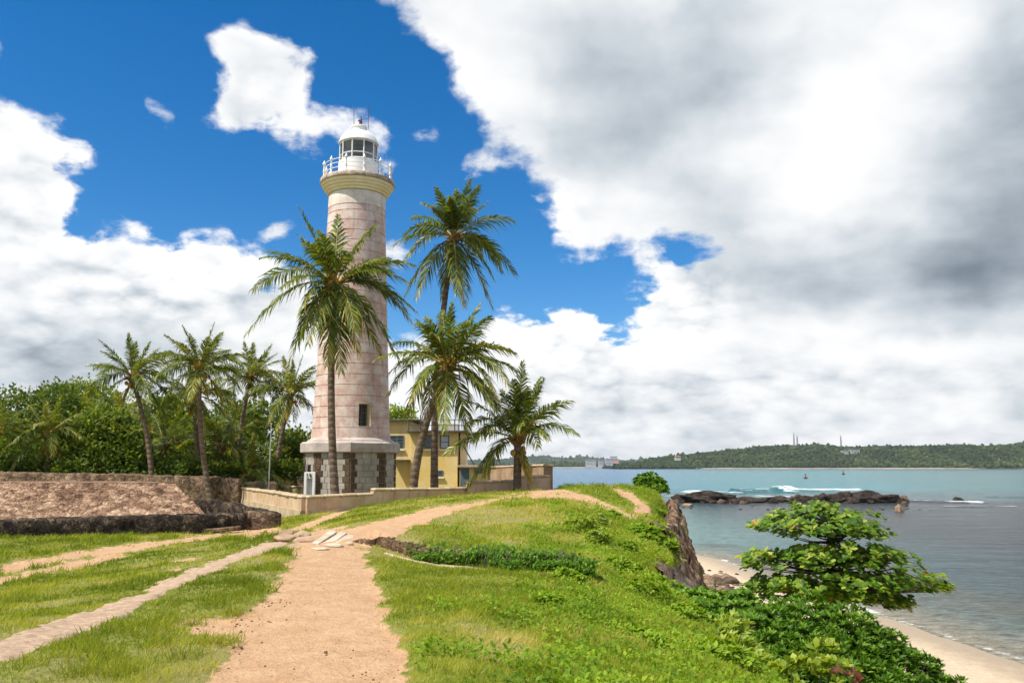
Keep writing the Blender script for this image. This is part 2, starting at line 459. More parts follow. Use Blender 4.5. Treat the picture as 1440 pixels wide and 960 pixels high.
# low retaining wall across the mound: its foot line, left to right
WFOOT = [P(497, 760, 19.6), P(600, 788, 17.9), P(700, 803, 16.5), P(832, 813, 15.4)]
WALL_H = 0.34
def seg_dist(x, y, pts):
    """signed distance to a polyline (positive on its far/left side) and parameter along it"""
    best = np.full(np.shape(x), 1e9); sg = np.ones(np.shape(x)); tt = np.zeros(np.shape(x)); n = len(pts) - 1
    for i in range(n):
        ax, ay = pts[i][0], pts[i][1]; bx, by = pts[i + 1][0], pts[i + 1][1]
        dx, dy = bx - ax, by - ay; L2 = dx * dx + dy * dy
        t = np.clip(((x - ax) * dx + (y - ay) * dy) / L2, 0, 1)
        qx = x - ax - t * dx; qy = y - ay - t * dy; d = np.hypot(qx, qy)
        s = np.sign(dx * qy - dy * qx)
        m = d < best
        best = np.where(m, d, best); sg = np.where(m, s, sg); tt = np.where(m, (i + t) / n, tt)
    return best * sg, tt

def wall_step(x, y):
    d, t = seg_dist(x, y, WFOOT)
    end = np.clip(1 - np.maximum(np.abs(t - 0.5) - 0.499, 0) * 1e4, 0, 1)
    along = sstep(0.0, 0.06, t) * (1 - sstep(0.86, 1.0, t))
    s = sstep(0.02, 0.16, d) * np.exp(-(np.maximum(d, 0) / 4.0) ** 2)
    return WALL_H * s * along

_pts = np.array(CTRL + UP + [np.array(p, float) for p in FAR])
def _tps_fit(p):
    n = len(p); x, y = p[:, 0], p[:, 1]
    z = p[:, 2] - wall_step(x, y)
    r = np.hypot(x[:, None] - x, y[:, None] - y)
    Km = np.where(r > 0, r * r * np.log(r + 1e-9), 0) + np.eye(n) * 0.25
    A = np.zeros((n + 3, n + 3)); A[:n, :n] = Km; A[:n, n:] = np.c_[np.ones(n), x, y]; A[n:, :n] = A[:n, n:].T
    return np.linalg.solve(A, np.r_[z, 0, 0, 0])
_w = _tps_fit(_pts)
def tps(x, y):
    x = np.asarray(x, float); y = np.asarray(y, float)
    out = _w[-3] + _w[-2] * x + _w[-1] * y
    for i in range(len(_pts)):
        r = np.hypot(x - _pts[i, 0], y - _pts[i, 1])
        out = out + _w[i] * np.where(r > 0, r * r * np.log(r + 1e-9), 0)
    return out

# plateau outline (the rampart); outside it the land drops to the beach and the sea
PLAT = [(3.9, -40), (3.3, 0), (2.75, 8), (3.1, 13.5), (3.2, 19), (4.3, 25), (5.6, 33), (8.2, 45), (9.9, 54), (10.6, 58.5), (9.0, 63), (5, 66), (2, 70), (-4, 88), (-18, 102), (-90, 112), (-90, -40)]
def shore_x(y): return np.interp(y, [-40, 0, 20, 39, 51, 73, 85, 92, 100, 106, 112, 130], [31, 28, 26, 23.4, 22.4, 20.8, 20.0, 18.0, 10.0, 0.0, -60, -90])

def edge_wid(y): return np.interp(y, [-40, 5, 14, 20, 24, 30, 40, 56, 62, 70], [9, 8.5, 8.0, 6.0, 3.2, 3.0, 2.6, 2.0, 2.4, 6])

def base_z(x, y):
    x = np.asarray(x, float); y = np.asarray(y, float)
    d = -poly_sd(x, y, PLAT) + (fbm(x * 0.55, y * 0.55, 3, 3) - 0.5) * 1.1
    d = d + 0.85 * sstep(26, 31, y) * (1 - sstep(60, 64, y)) * (x > 1)
    land = tps(x, y) + wall_step(x, y)
    land = land - 0.16 * np.clip(d + 0.9, 0, 3) ** 1.3 * 0.6
    low = np.minimum((shore_x(y) - x) * 0.085, 1.5) + 0.06 * (fbm(x * 0.4, y * 0.4, 9, 3) - 0.5)
    low = np.where(low < 0, low * 1.6, low)
    t = np.clip(d / edge_wid(y), 0, 1)
    t = np.where(y > 22, t * t * (3 - 2 * t), t ** 0.9)
    return land * (1 - t) + low * t

# masks drawn on the ground where the bare earth, kerb and lush growth lie (outlined in the photograph, laid on the land)
def MP(*pts): return pts
SANDP = [
    MP((275, 975), (300, 935), (330, 905), (285, 893), (232, 884), (262, 868), (330, 866), (368, 838), (392, 806), (412, 782), (405, 765), (430, 752), (495, 750), (512, 768), (522, 792), (532, 820), (546, 868), (562, 905), (572, 975)),
    MP((405, 768), (440, 742), (500, 738), (545, 727), (600, 715), (680, 702), (740, 692), (775, 684), (800, 690), (760, 697), (700, 704), (640, 718), (575, 744), (545, 757), (520, 760), (495, 768)),
    MP((856, 684), (884, 690), (914, 711), (917, 722), (899, 727), (889, 718), (896, 711), (872, 697)),
    MP((740, 694), (815, 691), (850, 706), (905, 727), (888, 729), (840, 712), (790, 703), (740, 703)),
    MP((0, 794), (150, 768), (280, 752), (392, 737), (398, 746), (300, 757), (205, 772), (100, 786), (0, 806)),
    MP((-40, 826), (0, 811), (90, 789), (165, 777), (185, 778), (140, 791), (60, 807), (-40, 832)),
    MP((335, 752), (392, 745), (398, 752), (350, 758)),
    MP((392, 748), (450, 727), (520, 701), (640, 690.5), (770, 681.5), (772, 684), (640, 693.5), (525, 705), (460, 731), (400, 757)),
    MP((240, 787), (292, 780), (285, 786), (245, 792)),
    MP((218, 800), (262, 794), (250, 801)),
]
KERBP = MP((-60, 935), (0, 905), (100, 868), (180, 845), (240, 815), (330, 780), (375, 763), (405, 757), (424, 761), (392, 770), (320, 797), (262, 820), (205, 850), (150, 880), (60, 912), (-60, 958))

def ground_masks(x, y, z):
    px, py, d = proj(x, y, z)
    ok = d > 0.5
    nb = (fbm(x * 3.1, y * 3.1, 21, 4) - 0.5)
    nf = (fbm(x * 9.0, y * 9.0, 22, 3) - 0.5)
    sand = np.zeros(x.shape)
    for i, p in enumerate(SANDP):
        w = np.where(i == 0, 26, 9) * 1.0
        sd = poly_sd(px, py, p)
        soft = w if i == 0 else (3.0 if i in (7,) else 7.0)
        sand = np.maximum(sand, sstep(-soft * 0.5, soft * 0.5, sd + (nb * 1.6 + nf * 0.9) * soft))
    kerb = sstep(-1.5, 1.5, poly_sd(px, py, KERBP) + nb * 9 + nf * 9)
    lush = sstep(0, 1, ((px - 560) / 420 + (py - 700) / 900) * 1.0 + nb * 0.9)
    dry = sstep(0.35, 0.75, fbm(x * 0.8, y * 0.8, 41, 4) + 0.25 * np.exp(-(((px - 690) / 110) ** 2 + ((py - 730) / 26) ** 2)) - 0.12 * lush)
    z0 = np.where(ok & (y < 62), 1.0, 0.0)
    pl = poly_sd(x, y, PLAT)
    on = sstep(-0.6, 0.3, pl)
    return sand * z0 * on, kerb * z0 * on, np.where(ok, lush, 0.3), dry

_az = np.concatenate([np.radians(np.linspace(-85, -37, 70, endpoint=False)), np.radians(np.arange(-37, 37, 0.16)), np.radians(np.linspace(37, 85, 70))])
_r = [2.0]
while _r[-1] < 135: _r.append(_r[-1] * (1.0075 if _r[-1] < 75 else 1.02))
_r = np.array([0.3, 1.0] + _r)
RR, AA = np.meshgrid(_r, _az, indexing='ij')
GX = RR * np.sin(AA); GY = RR * np.cos(AA) - 1.2
GZ = base_z(GX, GY)
sand, kerb, lush, dry = ground_masks(GX, GY, GZ)
plat = poly_sd(GX, GY, PLAT)
bump_n = (fbm(GX * 1.3, GY * 1.3, 5, 4) - 0.5)
GZ = GZ + bump_n * (0.16 * (1 - sand) * (1 - kerb) * sstep(-1.0, 1.0, plat) + 0.05 * sand) * np.clip(RR / 10, 0.3, 1) + (fbm(GX * 7, GY * 7, 6, 3) - 0.5) * 0.025
GZ = GZ + 0.03 * kerb * (.6 + .8 * fbm(GX * 4, GY * 4, 44, 3)) - 0.05 * sand
# eroded bank beside the narrow path near the point
bx, by, _ = P(880, 712, 37.0)
# rock ledges on the drop
outm = sstep(0.1, 0.8, -plat) * sstep(0.9, 2.0, GZ) * sstep(20, 26, GY)
st = (fbm(GX * 1.7, GZ * 0.5, 13, 4) - 0.5)
GX2 = GX + outm * st * 1.2; GY2 = GY + outm * (fbm(GX * 1.7 + 9, GZ * 0.5, 14, 4) - 0.5) * 1.6
nr, na = RR.shape
ii = np.arange(nr * na).reshape(nr, na)
quads = np.stack([ii[:-1, :-1], ii[:-1, 1:], ii[1:, 1:], ii[1:, :-1]], -1).reshape(-1, 4)
GV = np.stack([GX2, GY2, GZ], -1).reshape(-1, 3)
slope_r = np.abs(np.gradient(GZ, axis=0)) / (np.abs(np.gradient(RR, axis=0)) + 1e-6)
slope_a = np.abs(np.gradient(GZ, axis=1)) / (np.abs(np.gradient(AA, axis=1)) * RR + 1e-6)
slope = np.hypot(slope_r, slope_a)
beach = sstep(-2.2, -3.2, plat) * sstep(1.75, 1.35, GZ)
beach = np.where(GZ < 0.75, sstep(-0.5, -1.5, plat), beach)
rock = sstep(0.65, 1.05, slope) * sstep(0.0, 0.4, -plat + 0.35) * sstep(17, 21, GY) * (1 - beach)
GA = dict(sand=sand.ravel(), kerb=kerb.ravel(), lush=lush.ravel(), dry=dry.ravel(), beach=beach.ravel(), rock=rock.ravel())
fa = {k: v[quads].mean(1) for k, v in GA.items()}
cls = np.zeros(len(quads), int)
cls[fa['sand'] > 0.5] = 1; cls[fa['kerb'] > 0.5] = 2;  cls[fa['beach'] > 0.5] = 4

def ground_z(x, y):
    """height of the finished ground at a point"""
    r = math.hypot(x, y + 1.2); a = math.atan2(x, y + 1.2)
    i = int(np.clip(np.searchsorted(_r, r) - 1, 0, nr - 2)); j = int(np.clip(np.searchsorted(_az, a) - 1, 0, na - 2))
    tr = np.clip((r - _r[i]) / (_r[i + 1] - _r[i]), 0, 1); ta = np.clip((a - _az[j]) / (_az[j + 1] - _az[j]), 0, 1)
    return float((GZ[i, j] * (1 - ta) + GZ[i, j + 1] * ta) * (1 - tr) + (GZ[i + 1, j] * (1 - ta) + GZ[i + 1, j + 1] * ta) * tr)

def ground_at(px, py, y0=3.0, y1=100.0):
    """where the sight line of a photograph pixel meets the ground"""
    prev = y0; Y = y0
    while Y < y1:
        q = P(px, py, Y)
        if q[2] < ground_z(q[0], q[1]):
            a, b = prev, Y
            for _ in range(24):
                m = (a + b) / 2; q = P(px, py, m)
                if q[2] < ground_z(q[0], q[1]): b = m
                else: a = m
            q = P(px, py, b); q[2] = ground_z(q[0], q[1]); return q
        prev = Y; Y *= 1.012
    return None

gm, nt = new_mat('earth')
p = nt.pos()
n1 = nt.noise(p, 1.1, 5, 0.6); n2 = nt.noise(p, 9.0, 6, 0.65); n3 = nt.noise(p, 60.0, 4, 0.7); n4 = nt.noise(p, 3.0, 5, 0.6)
grain = nt.math('ADD', nt.math('MULTIPLY', n2, 0.6), nt.math('MULTIPLY', n3, 0.4))
grass = nt.mix(nt.rng(n2, 0.3, 0.7), (0.125, 0.145, 0.02), (0.27, 0.27, 0.05))
grass = nt.mix(nt.math('MULTIPLY', nt.attr('lush'), 0.8), grass, nt.mix(nt.rng(n2, 0.35, 0.65), (0.10, 0.165, 0.015), (0.22, 0.31, 0.032)))
dryc = nt.mix(nt.rng(n3, 0.3, 0.7), (0.19, 0.17, 0.06), (0.33, 0.27, 0.12))
grass = nt.mix(nt.math('MULTIPLY', nt.rng(nt.math('ADD', nt.attr('dry'), nt.math('MULTIPLY', nt.math('SUBTRACT', n2, 0.5), 1.2)), 0.45, 0.9), 0.75), grass, dryc)
sandc = nt.mix(nt.rng(n4, 0.3, 0.7), (0.49, 0.287, 0.15), (0.61, 0.40, 0.235))
sandc = nt.mix(nt.rng(n1, 0.5, 0.75, 0, 0.5), sandc, (0.46, 0.245, 0.115, 1))
sandc = nt.mix(nt.rng(n3, 0.52, 0.8, 0, 0.5), sandc, (0.34, 0.21, 0.12, 1))
sandc = nt.mix(nt.rng(nt.noise(p, 14, 5, .7), .52, .70, 0, .45), sandc, (0.33, 0.185, 0.095, 1))
sandc = nt.mix(nt.rng(nt.voro(p, 26), 0.02, 0.10, 0.45, 0), sandc, (0.30, 0.19, 0.12, 1))
kc = nt.mix(nt.rng(n2, 0.3, 0.72), (0.33, 0.21, 0.13), (0.60, 0.44, 0.30))
kc = nt.mix(nt.rng(nt.voro(p, 5.5), 0.05, 0.2, .5, 0), kc, (0.17, 0.115, 0.08, 1))
kc = nt.mix(nt.rng(n3, 0.5, 0.7, 0, 0.6), kc, (0.22, 0.17, 0.13, 1))
def masked(a, k=1.1): return nt.rng(nt.math('ADD', nt.attr(a), nt.math('MULTIPLY', nt.math('SUBTRACT', grain, 0.5), k)), 0.38, 0.62)
c = nt.mix(masked('sand'), grass, sandc)
c = nt.mix(masked('kerb', 0.6), c, kc)
# beach sand, wet at the water's edge
sx = nt.node('ShaderNodeSeparateXYZ'); nt.l.new(p, sx.inputs[0]); zz = sx.outputs[2]
bs = nt.mix(nt.rng(n4, 0.3, 0.7), (0.50, 0.39, 0.26), (0.62, 0.50, 0.36))
bs = nt.mix(nt.rng(n3, 0.56, 0.78, 0, 0.55), bs, (0.25, 0.19, 0.13, 1))
wet = nt.rng(nt.math('ADD', zz, nt.math('MULTIPLY', nt.math('SUBTRACT', n1, 0.5), 0.25)), 0.10, 0.32, 1, 0)
bs = nt.mix(nt.math('MULTIPLY', wet, 0.75), bs, (0.30, 0.215, 0.13, 1))
wr = nt.math('ABSOLUTE', nt.math('SUBTRACT', nt.math('ADD', zz, nt.math('MULTIPLY', nt.math('SUBTRACT', n1, .5), .30)), .62))
bs = nt.mix(nt.math('MULTIPLY', nt.rng(wr, 0.0, .10, .6, 0), nt.rng(n3, .45, .55)), bs, (0.20, 0.14, 0.09, 1))
bs = nt.mix(nt.rng(n2, .5, .7, 0, .45), bs, (0.36, 0.26, 0.17, 1))
deb = nt.math('MULTIPLY', nt.rng(nt.voro(p, 2.6), 0.10, 0.2, 0.8, 0), nt.rng(zz, 0.45, 0.8))
bs = nt.mix(deb, bs, (0.14, 0.09, 0.06, 1))
# cliff rock
rc = nt.mapping(p, scale=(1.2, 1.2, 0.35))
rn = nt.noise(rc, 2.2, 8, 0.65)
rk = nt.ramp(rn, [(0.25, (0.055, 0.04, 0.032)), (0.45, (0.15, 0.105, 0.08)), (0.6, (0.27, 0.20, 0.155)), (0.75, (0.40, 0.33, 0.27))])
rk = nt.mix(nt.rng(nt.noise(p, 0.9, 5), 0.5, 0.62), rk, nt.mix(n2, (0.05, 0.09, 0.015), (0.13, 0.15, 0.04)))
c = nt.mix(masked('rock', 0.5), c, rk)
c = nt.mix(masked('beach', 0.5), c, bs)
foot = nt.noise(p, 4.2, 3, 0.6)
hb = nt.math('ADD', nt.math('MULTIPLY', foot, 0.9), nt.math('MULTIPLY', n2, 0.5))
hb = nt.math('ADD', hb, nt.math('MULTIPLY', n3, 0.0)); hb = nt.math('ADD', hb, nt.math('MULTIPLY', n2, 0.0))
hb = nt.math('ADD', nt.math('MULTIPLY', hb, 1.0), nt.math('MULTIPLY', n3, 0.25))
hb = nt.math('ADD', hb, nt.math('MULTIPLY', rn, nt.math('MULTIPLY', nt.attr('rock'), 6.0)))
sp2 = nt.noise(p, 16, 4, .7)
hb = nt.math('ADD', hb, nt.math('MULTIPLY', sp2, nt.math('MULTIPLY', nt.attr('sand'), .9)))
nor = nt.bump(hb, 0.85, 0.075)
rough = nt.fmix(nt.math('MULTIPLY', wet, nt.attr('beach')), 0.92, 0.35)
finish(nt, principled(nt, c, rough, 0.25, nor).outputs[0])

for k, nm in enumerate(('ground', 'path', 'kerb', 'unused', 'beach')):
    q = quads[cls == k]
    if not len(q): continue
    u, inv = np.unique(q, return_inverse=True)
    o = mesh_np(nm, GV[u], inv.reshape(q.shape), gm, smooth=True, attrs={a: v[u] for a, v in GA.items()})
    o['kind'] = 'structure'
    o['label'] = {'ground': 'grassy rampart ground falling towards the beach', 'path': 'bare orange sandy footpaths worn through the grass', 'kerb': 'flush pinkish stone kerb strip curving through the grass at lower left',
                  'cliff': 'brown rock cliff below the grassy point', 'beach': 'narrow strip of pale beach sand below the rampart'}[nm]
    o['category'] = nm

# ------------------------------------------------------------------ sea
_sa = np.radians(np.concatenate([np.linspace(-80, -34, 40, endpoint=False), np.arange(-34, 34, 0.22), np.linspace(34, 80, 40)]))
_sr = [14.0]
while _sr[-1] < 9000:
    r_ = _sr[-1]
    _sr.append(r_ * 1.012 if r_ < 150 else (r_ + 0.9 if r_ < 330 else r_ * 1.03))
_sr = np.array(_sr)
SR, SA = np.meshgrid(_sr, _sa, indexing='ij'); SX = SR * np.sin(SA); SY = SR * np.cos(SA)
spx, spy, _ = proj(SX, SY, np.zeros(SX.shape))
def line_px(pts, hw):
    """soft band around a line of surf, thickness in metres of sea"""
    w = [PZ(a, b, 0.0) for a, b in pts]
    d, t = seg_dist(SX + (fbm(SX * 0.08, SY * 0.08, 61, 3) - 0.5) * 3, SY + (fbm(SX * 0.06, SY * 0.06, 62, 3) - 0.5) * 7, w)
    return np.exp(-(d / hw) ** 2) * sstep(0, 0.04, t) * (1 - sstep(0.96, 1.0, t)), d
WAVES = [([(962, 692), (1000, 693), (1050, 694)], 5.0, 0.7, 1.0), ([(1030, 692), (1070, 692), (1112, 691)], 3.0, 1.35, 0.55), ([(1098, 692), (1150, 691), (1215, 689)], 5.5, 0.9, .95),
         ([(1262, 704), (1320, 706), (1392, 707)], 2.2, 0.45, .8), ([(1320, 712), (1370, 713), (1430, 712)], 1.6, 0.2, 0.6), ([(1180, 678), (1260, 680), (1345, 681)], 4.0, 0.3, 0.42), ([(1330, 682), (1390, 683), (1470, 684)], 5.0, 0.3, 0.5),
         ([(822, 683), (850, 683), (872, 682)], 4.0, 0.3, 0.95), ([(935, 697), (960, 699), (985, 697)], 3.0, 0.2, 0.7), ([(1060, 697), (1100, 699), (1130, 697)], 3.0, 0.2, 0.8), ([(1390, 699), (1430, 700), (1470, 700)], 4, 0.6, 0.3)]
foam = np.zeros(SX.shape); SZ = np.zeros(SX.shape)
for pts, hw, hh, am in WAVES:
    b, d = line_px(pts, hw); SZ += hh * b
    b2, _ = line_px(pts, hw * 1.15); foam = np.maximum(foam, b2 * am * (.55 + .75 * fbm(SX * .12, SY * .05, 91, 3)))
edge_f = np.exp(-((SX - shore_x(SY) - .5 - 1.2 * (fbm(SY * .15, SX * 0 + 2, 95, 3) - .5)) / .35) ** 2) * (SY < 95); foam = np.maximum(foam, edge_f * .62)
swell = np.where(SY > 215, 1.0, 0.0) * sstep(210, 260, SY)
SZ += swell * (fbm(SX * 0.03, SY * 0.11, 71, 4) - 0.5) * 0.9 * np.exp(-SR / 1500)
SZ += (fbm(SX * 0.35, SY * 0.6, 72, 3) - 0.5) * 0.07
SZ -= 0.02
# water colour: shallows over sand, reef flat, lagoon with cloud shade painted in, open sea
sdist = np.clip((SX - shore_x(SY)), 0, 80)
sn = fbm(SX * 0.05, SY * 0.02, 81, 4); sn2 = fbm(SX * 0.25, SY * 0.12, 82, 4)
def lerp3(a, b, t): return a + (np.array(b) - a) * t[..., None]
col = np.zeros(SX.shape + (3,)) + np.array((0.035, 0.085, 0.10))
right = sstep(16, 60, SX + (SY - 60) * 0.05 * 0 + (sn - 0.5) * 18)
col = lerp3(col, (0.024, 0.034, 0.038), right)  # cloud shadow over the right of the lagoon, painted into the water colour
green = np.exp(-(((SX - 20) / 16) ** 2)) * sstep(75, 110, SY) * (1 - sstep(170, 215, SY))
col = lerp3(col, (0.115, 0.215, 0.19), green * 0.85)
reef = sstep(0.42, 0.60, sn2) * (1 - sstep(3, 14, np.abs(sdist - 7)))
col = lerp3(col, (0.055, 0.06, 0.045), reef * 0.8)
shal = 1 - sstep(0.4, 7.0, sdist + (sn2 - 0.5) * 3)
col = lerp3(col, (0.26, 0.215, 0.14), shal * 0.75)
shal2 = (1 - sstep(2.0, 16.0, sdist + (sn2 - 0.5) * 5)) * (1 - shal)
col = lerp3(col, (0.13, 0.145, 0.11), shal2 * 0.55)
openm = sstep(212, 236, SY + (sn - 0.5) * 20)
ocol = np.zeros(SX.shape + (3,)) + np.array((0.016, 0.20, 0.235))
spxn = spx + (sn - 0.5) * 120
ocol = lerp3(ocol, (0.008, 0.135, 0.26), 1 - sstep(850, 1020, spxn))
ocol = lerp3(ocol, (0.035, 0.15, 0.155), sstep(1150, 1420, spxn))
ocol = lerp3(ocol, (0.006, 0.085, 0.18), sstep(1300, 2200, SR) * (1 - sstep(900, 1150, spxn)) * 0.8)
ocol = lerp3(ocol, (0.05, 0.11, 0.115), (1 - sstep(250, 340, SY)) * 0.9)
ocol = ocol * 0.8 * (0.85 + 0.3 * fbm(SX * 0.01, SY * 0.03, 85, 3))[..., None]
col = lerp3(col, (0, 0, 0), openm) + ocol * openm[..., None]
sm, nt = new_mat('sea_water')
p = nt.pos()
wv = nt.mapping(p, scale=(0.55, 1.0, 1.0), rot=(0, 0, R(18)))
h1 = nt.noise(wv, 1.5, 4, 0.65, 0.4); h2 = nt.noise(wv, 5.0, 3, 0.65, 0.3); h3 = nt.noise(nt.mapping(p, scale=(0.4, 1, 1), rot=(0, 0, R(-10))), 0.17, 3, 0.55)
hh = nt.math('ADD', nt.math('ADD', nt.math('MULTIPLY', h1, 1.0), nt.math('MULTIPLY', h2, 0.35)), nt.math('MULTIPLY', h3, 3.0))
nor = nt.bump(hh, 1.0, 0.42)
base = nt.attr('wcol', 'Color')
base = nt.mix(1.0, base, nt.ramp(nt.math('ADD', nt.math('MULTIPLY', h1, .6), nt.math('MULTIPLY', h2, .4)), [(0.38, 0.40), (0.62, 1.6)]), 'MULTIPLY')
fo = nt.attr('foam'); fn = nt.math('ADD', nt.math('MULTIPLY', nt.noise(nt.mapping(p, scale=(0.35, 1, 1)), 0.6, 6, 0.75), .6), nt.math('MULTIPLY', nt.noise(nt.mapping(p, scale=(0.3, 1, 1)), .10, 3, 0.6), .4))
fm = nt.rng(nt.math('ADD', fo, nt.math('MULTIPLY', nt.math('SUBTRACT', fn, 0.5), 3.2)), 0.45, 0.95)
base = nt.mix(fm, base, (0.86, 0.9, 0.92, 1))
b = principled(nt, base, nt.fmix(fm, 0.16, 0.9), 0.13, nor); b.inputs['IOR'].default_value = 1.33
finish(nt, b.outputs[0])
n0, n1_ = SX.shape; ii = np.arange(n0 * n1_).reshape(n0, n1_)
sq = np.stack([ii[:-1, :-1], ii[:-1, 1:], ii[1:, 1:], ii[1:, :-1]], -1).reshape(-1, 4)
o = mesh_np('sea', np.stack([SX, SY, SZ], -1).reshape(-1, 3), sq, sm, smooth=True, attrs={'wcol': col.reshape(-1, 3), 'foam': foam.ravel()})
tag(o, 'grey green lagoon and turquoise open sea with white breaking waves', 'sea', kind='structure')
# ------------------------------------------------------------------ materials of the buildings
def plaster(name, base, light, dark, scale=1.0, streak=0.5):
    """old lime plaster: blotches, flaking, rain streaks"""
    m, nt = new_mat(name); p = nt.pos()
    n = nt.noise(p, 0.9 * scale, 7, 0.65); n2 = nt.noise(p, 5.0 * scale, 6, 0.7); n3 = nt.noise(p, 28, 4, 0.6)
    c = nt.mix(nt.rng(n, 0.42, 0.60), base, light)
    c = nt.mix(nt.rng(n2, 0.55, 0.66, 0, 0.75), c, light)
    c = nt.mix(nt.rng(n2, 0.30, 0.40, 0.55, 0), c, dark)
    sv = nt.noise(nt.mapping(p, scale=(2.6, 2.6, 0.28)), 1.3, 5, 0.6)
    c = nt.mix(nt.rng(sv, 0.54, 0.74, 0, streak), c, dark)
    c = nt.mix(nt.rng(n3, 0.6, 0.75, 0, 0.3), c, dark)
    finish(nt, principled(nt, c, 0.9, 0.15, nt.bump(nt.math('ADD', n2, nt.math('MULTIPLY', n3, 0.5)), 0.5, 0.03)).outputs[0]); return m

M = {}
M['pink'] = plaster('weathered_pink_plaster', (0.57, 0.375, 0.31), (0.71, 0.60, 0.53), (0.29, 0.175, 0.145), 1.3, 0.5)
M['cream'] = plaster('cream_plaster', (0.86, 0.70, 0.40), (0.88, 0.78, 0.56), (0.60, 0.40, 0.16), 1.0, 0.25)
M['white'] = simple('white_paint', (0.80, 0.79, 0.76), 0.5, 0.4, 0.08, 2)
M['slabrim'] = plaster('stained_rim', (0.34, 0.25, 0.18), (0.66, 0.55, 0.44), (0.06, 0.05, 0.045), 2.6, 0.75)
M['greystone'] = plaster('grey_stone', (0.33, 0.295, 0.245), (0.46, 0.42, 0.36), (0.17, 0.15, 0.125), 1.6, 0.3)
M['mortar'] = simple('mortar', (0.46, 0.43, 0.38), 0.95, 0.1, 0.15, 4)
M['brownstone'] = plaster('brown_quoin_stone', (0.085, 0.055, 0.034), (0.15, 0.10, 0.06), (0.04, 0.028, 0.02), 2.0, 0.2)
M['plinth'] = plaster('plinth_stone', (0.40, 0.33, 0.29), (0.52, 0.46, 0.41), (0.17, 0.135, 0.12), 1.2, 0.5)
M['yellow'] = plaster('yellow_plaster', (0.74, 0.53, 0.185), (0.76, 0.60, 0.29), (0.45, 0.31, 0.10), 0.6, 0.35)
M['roofgrey'] = simple('grey_roof', (0.12, 0.115, 0.115), 0.85, 0.2, 0.3, 2)
M['bluegrey'] = simple('blue_grey_wood', (0.10, 0.14, 0.165), 0.6, 0.3, 0.2, 4)
M['wallpl'] = plaster('tan_wall_plaster', (0.50, 0.335, 0.205), (0.60, 0.44, 0.30), (0.13, 0.095, 0.07), 0.8, 0.62)
M['coping'] = plaster('coping_stone', (0.40, 0.30, 0.19), (0.52, 0.42, 0.28), (0.13, 0.105, 0.07), 1.5, 0.3)
M['bastion'] = plaster('bastion_plaster', (0.30, 0.195, 0.12), (0.44, 0.31, 0.2), (0.11, 0.08, 0.06), 1.2, 0.6)
M['concrete'] = plaster('broken_concrete', (0.46, 0.38, 0.27), (0.60, 0.52, 0.40), (0.22, 0.17, 0.11), 3.0, 0.15)
M['metal'] = simple('dark_iron', (0.06, 0.06, 0.065), 0.5, 0.4, 0.2, 5)
M['pole'] = simple('white_pole', (0.75, 0.75, 0.73), 0.4, 0.4, 0.05, 5)
M['dark'] = simple('dark_interior', (0.02, 0.02, 0.022), 0.8, 0.1, 0.1, 2)
M['red'] = simple('red_paint', (0.38, 0.03, 0.05), 0.6, 0.3, 0.1, 5)
M['bluebox'] = simple('blue_box', (0.05, 0.14, 0.35), 0.5, 0.3, 0.1, 5)
M['lilac'] = simple('pale_door_paint', (0.50, 0.48, 0.52), 0.6, 0.3, 0.1, 3)
M['black'] = simple('black_paint', (0.03, 0.03, 0.04), 0.6, 0.3, 0.1, 3)

def rubble(name, stops, sc=1.0, top=None, moss=0.0):
    """rough coral-stone masonry: irregular stones, pitting, dark weathering, light lichen spots"""
    m, nt = new_mat(name); p = nt.pos()
    pw = nt.vmath('ADD', p, nt.vmath('SCALE', nt.vmath('SUBTRACT', nt.noise(p, 3 * sc, 4, out=1), (0.5, 0.5, 0.5)), scale=0.22))
    vcol = nt.voro(pw, 3.2 * sc, out='Color'); ved = nt.voro(pw, 3.2 * sc, 'DISTANCE_TO_EDGE')
    n = nt.noise(p, 1.1 * sc, 6, 0.65); n2 = nt.noise(p, 9 * sc, 6, 0.72)
    sp = nt.node('ShaderNodeSeparateColor'); nt.l.new(vcol, sp.inputs[0])
    f = nt.math('ADD', nt.math('MULTIPLY', sp.outputs[0], 0.20), nt.math('ADD', nt.math('MULTIPLY', nt.noise(p, 0.45 * sc, 5, 0.7), 0.45), nt.math('ADD', nt.math('MULTIPLY', n, 0.35), nt.math('MULTIPLY', nt.math('SUBTRACT', n2, 0.5), 0.95))))
    c = nt.ramp(f, stops)
    c = nt.mix(nt.rng(ved, 0.0, 0.035, 0.28, 0), c, stops[0][1])
    if moss: c = nt.mix(nt.rng(nt.noise(p, 1.7, 5, 0.7), 0.52, 0.62, 0, moss), c, (0.10, 0.12, 0.03, 1))
    h = nt.math('ADD', nt.math('MULTIPLY', nt.rng(ved, 0, 0.10), 0.5), nt.math('MULTIPLY', n2, 1.3))
    finish(nt, principled(nt, c, 0.95, 0.12, nt.bump(h, 0.9, 0.06)).outputs[0]); return m
M['rubble'] = rubble('brown_coral_stone', [(0.3, (0.035, 0.023, 0.015)), (0.46, (0.13, 0.085, 0.052)), (0.60, (0.28, 0.19, 0.12)), (0.8, (0.56, 0.42, 0.29))], 1.7)
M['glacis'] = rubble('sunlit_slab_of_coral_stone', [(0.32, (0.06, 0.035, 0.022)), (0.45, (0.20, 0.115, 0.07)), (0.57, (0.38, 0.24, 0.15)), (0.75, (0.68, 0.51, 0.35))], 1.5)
M['darkwall'] = rubble('blackened_stone', [(0.3, (0.014, 0.011, 0.009)), (0.5, (0.04, 0.030, 0.022)), (0.62, (0.11, 0.08, 0.055)), (0.8, (0.38, 0.28, 0.19))], 1.6)
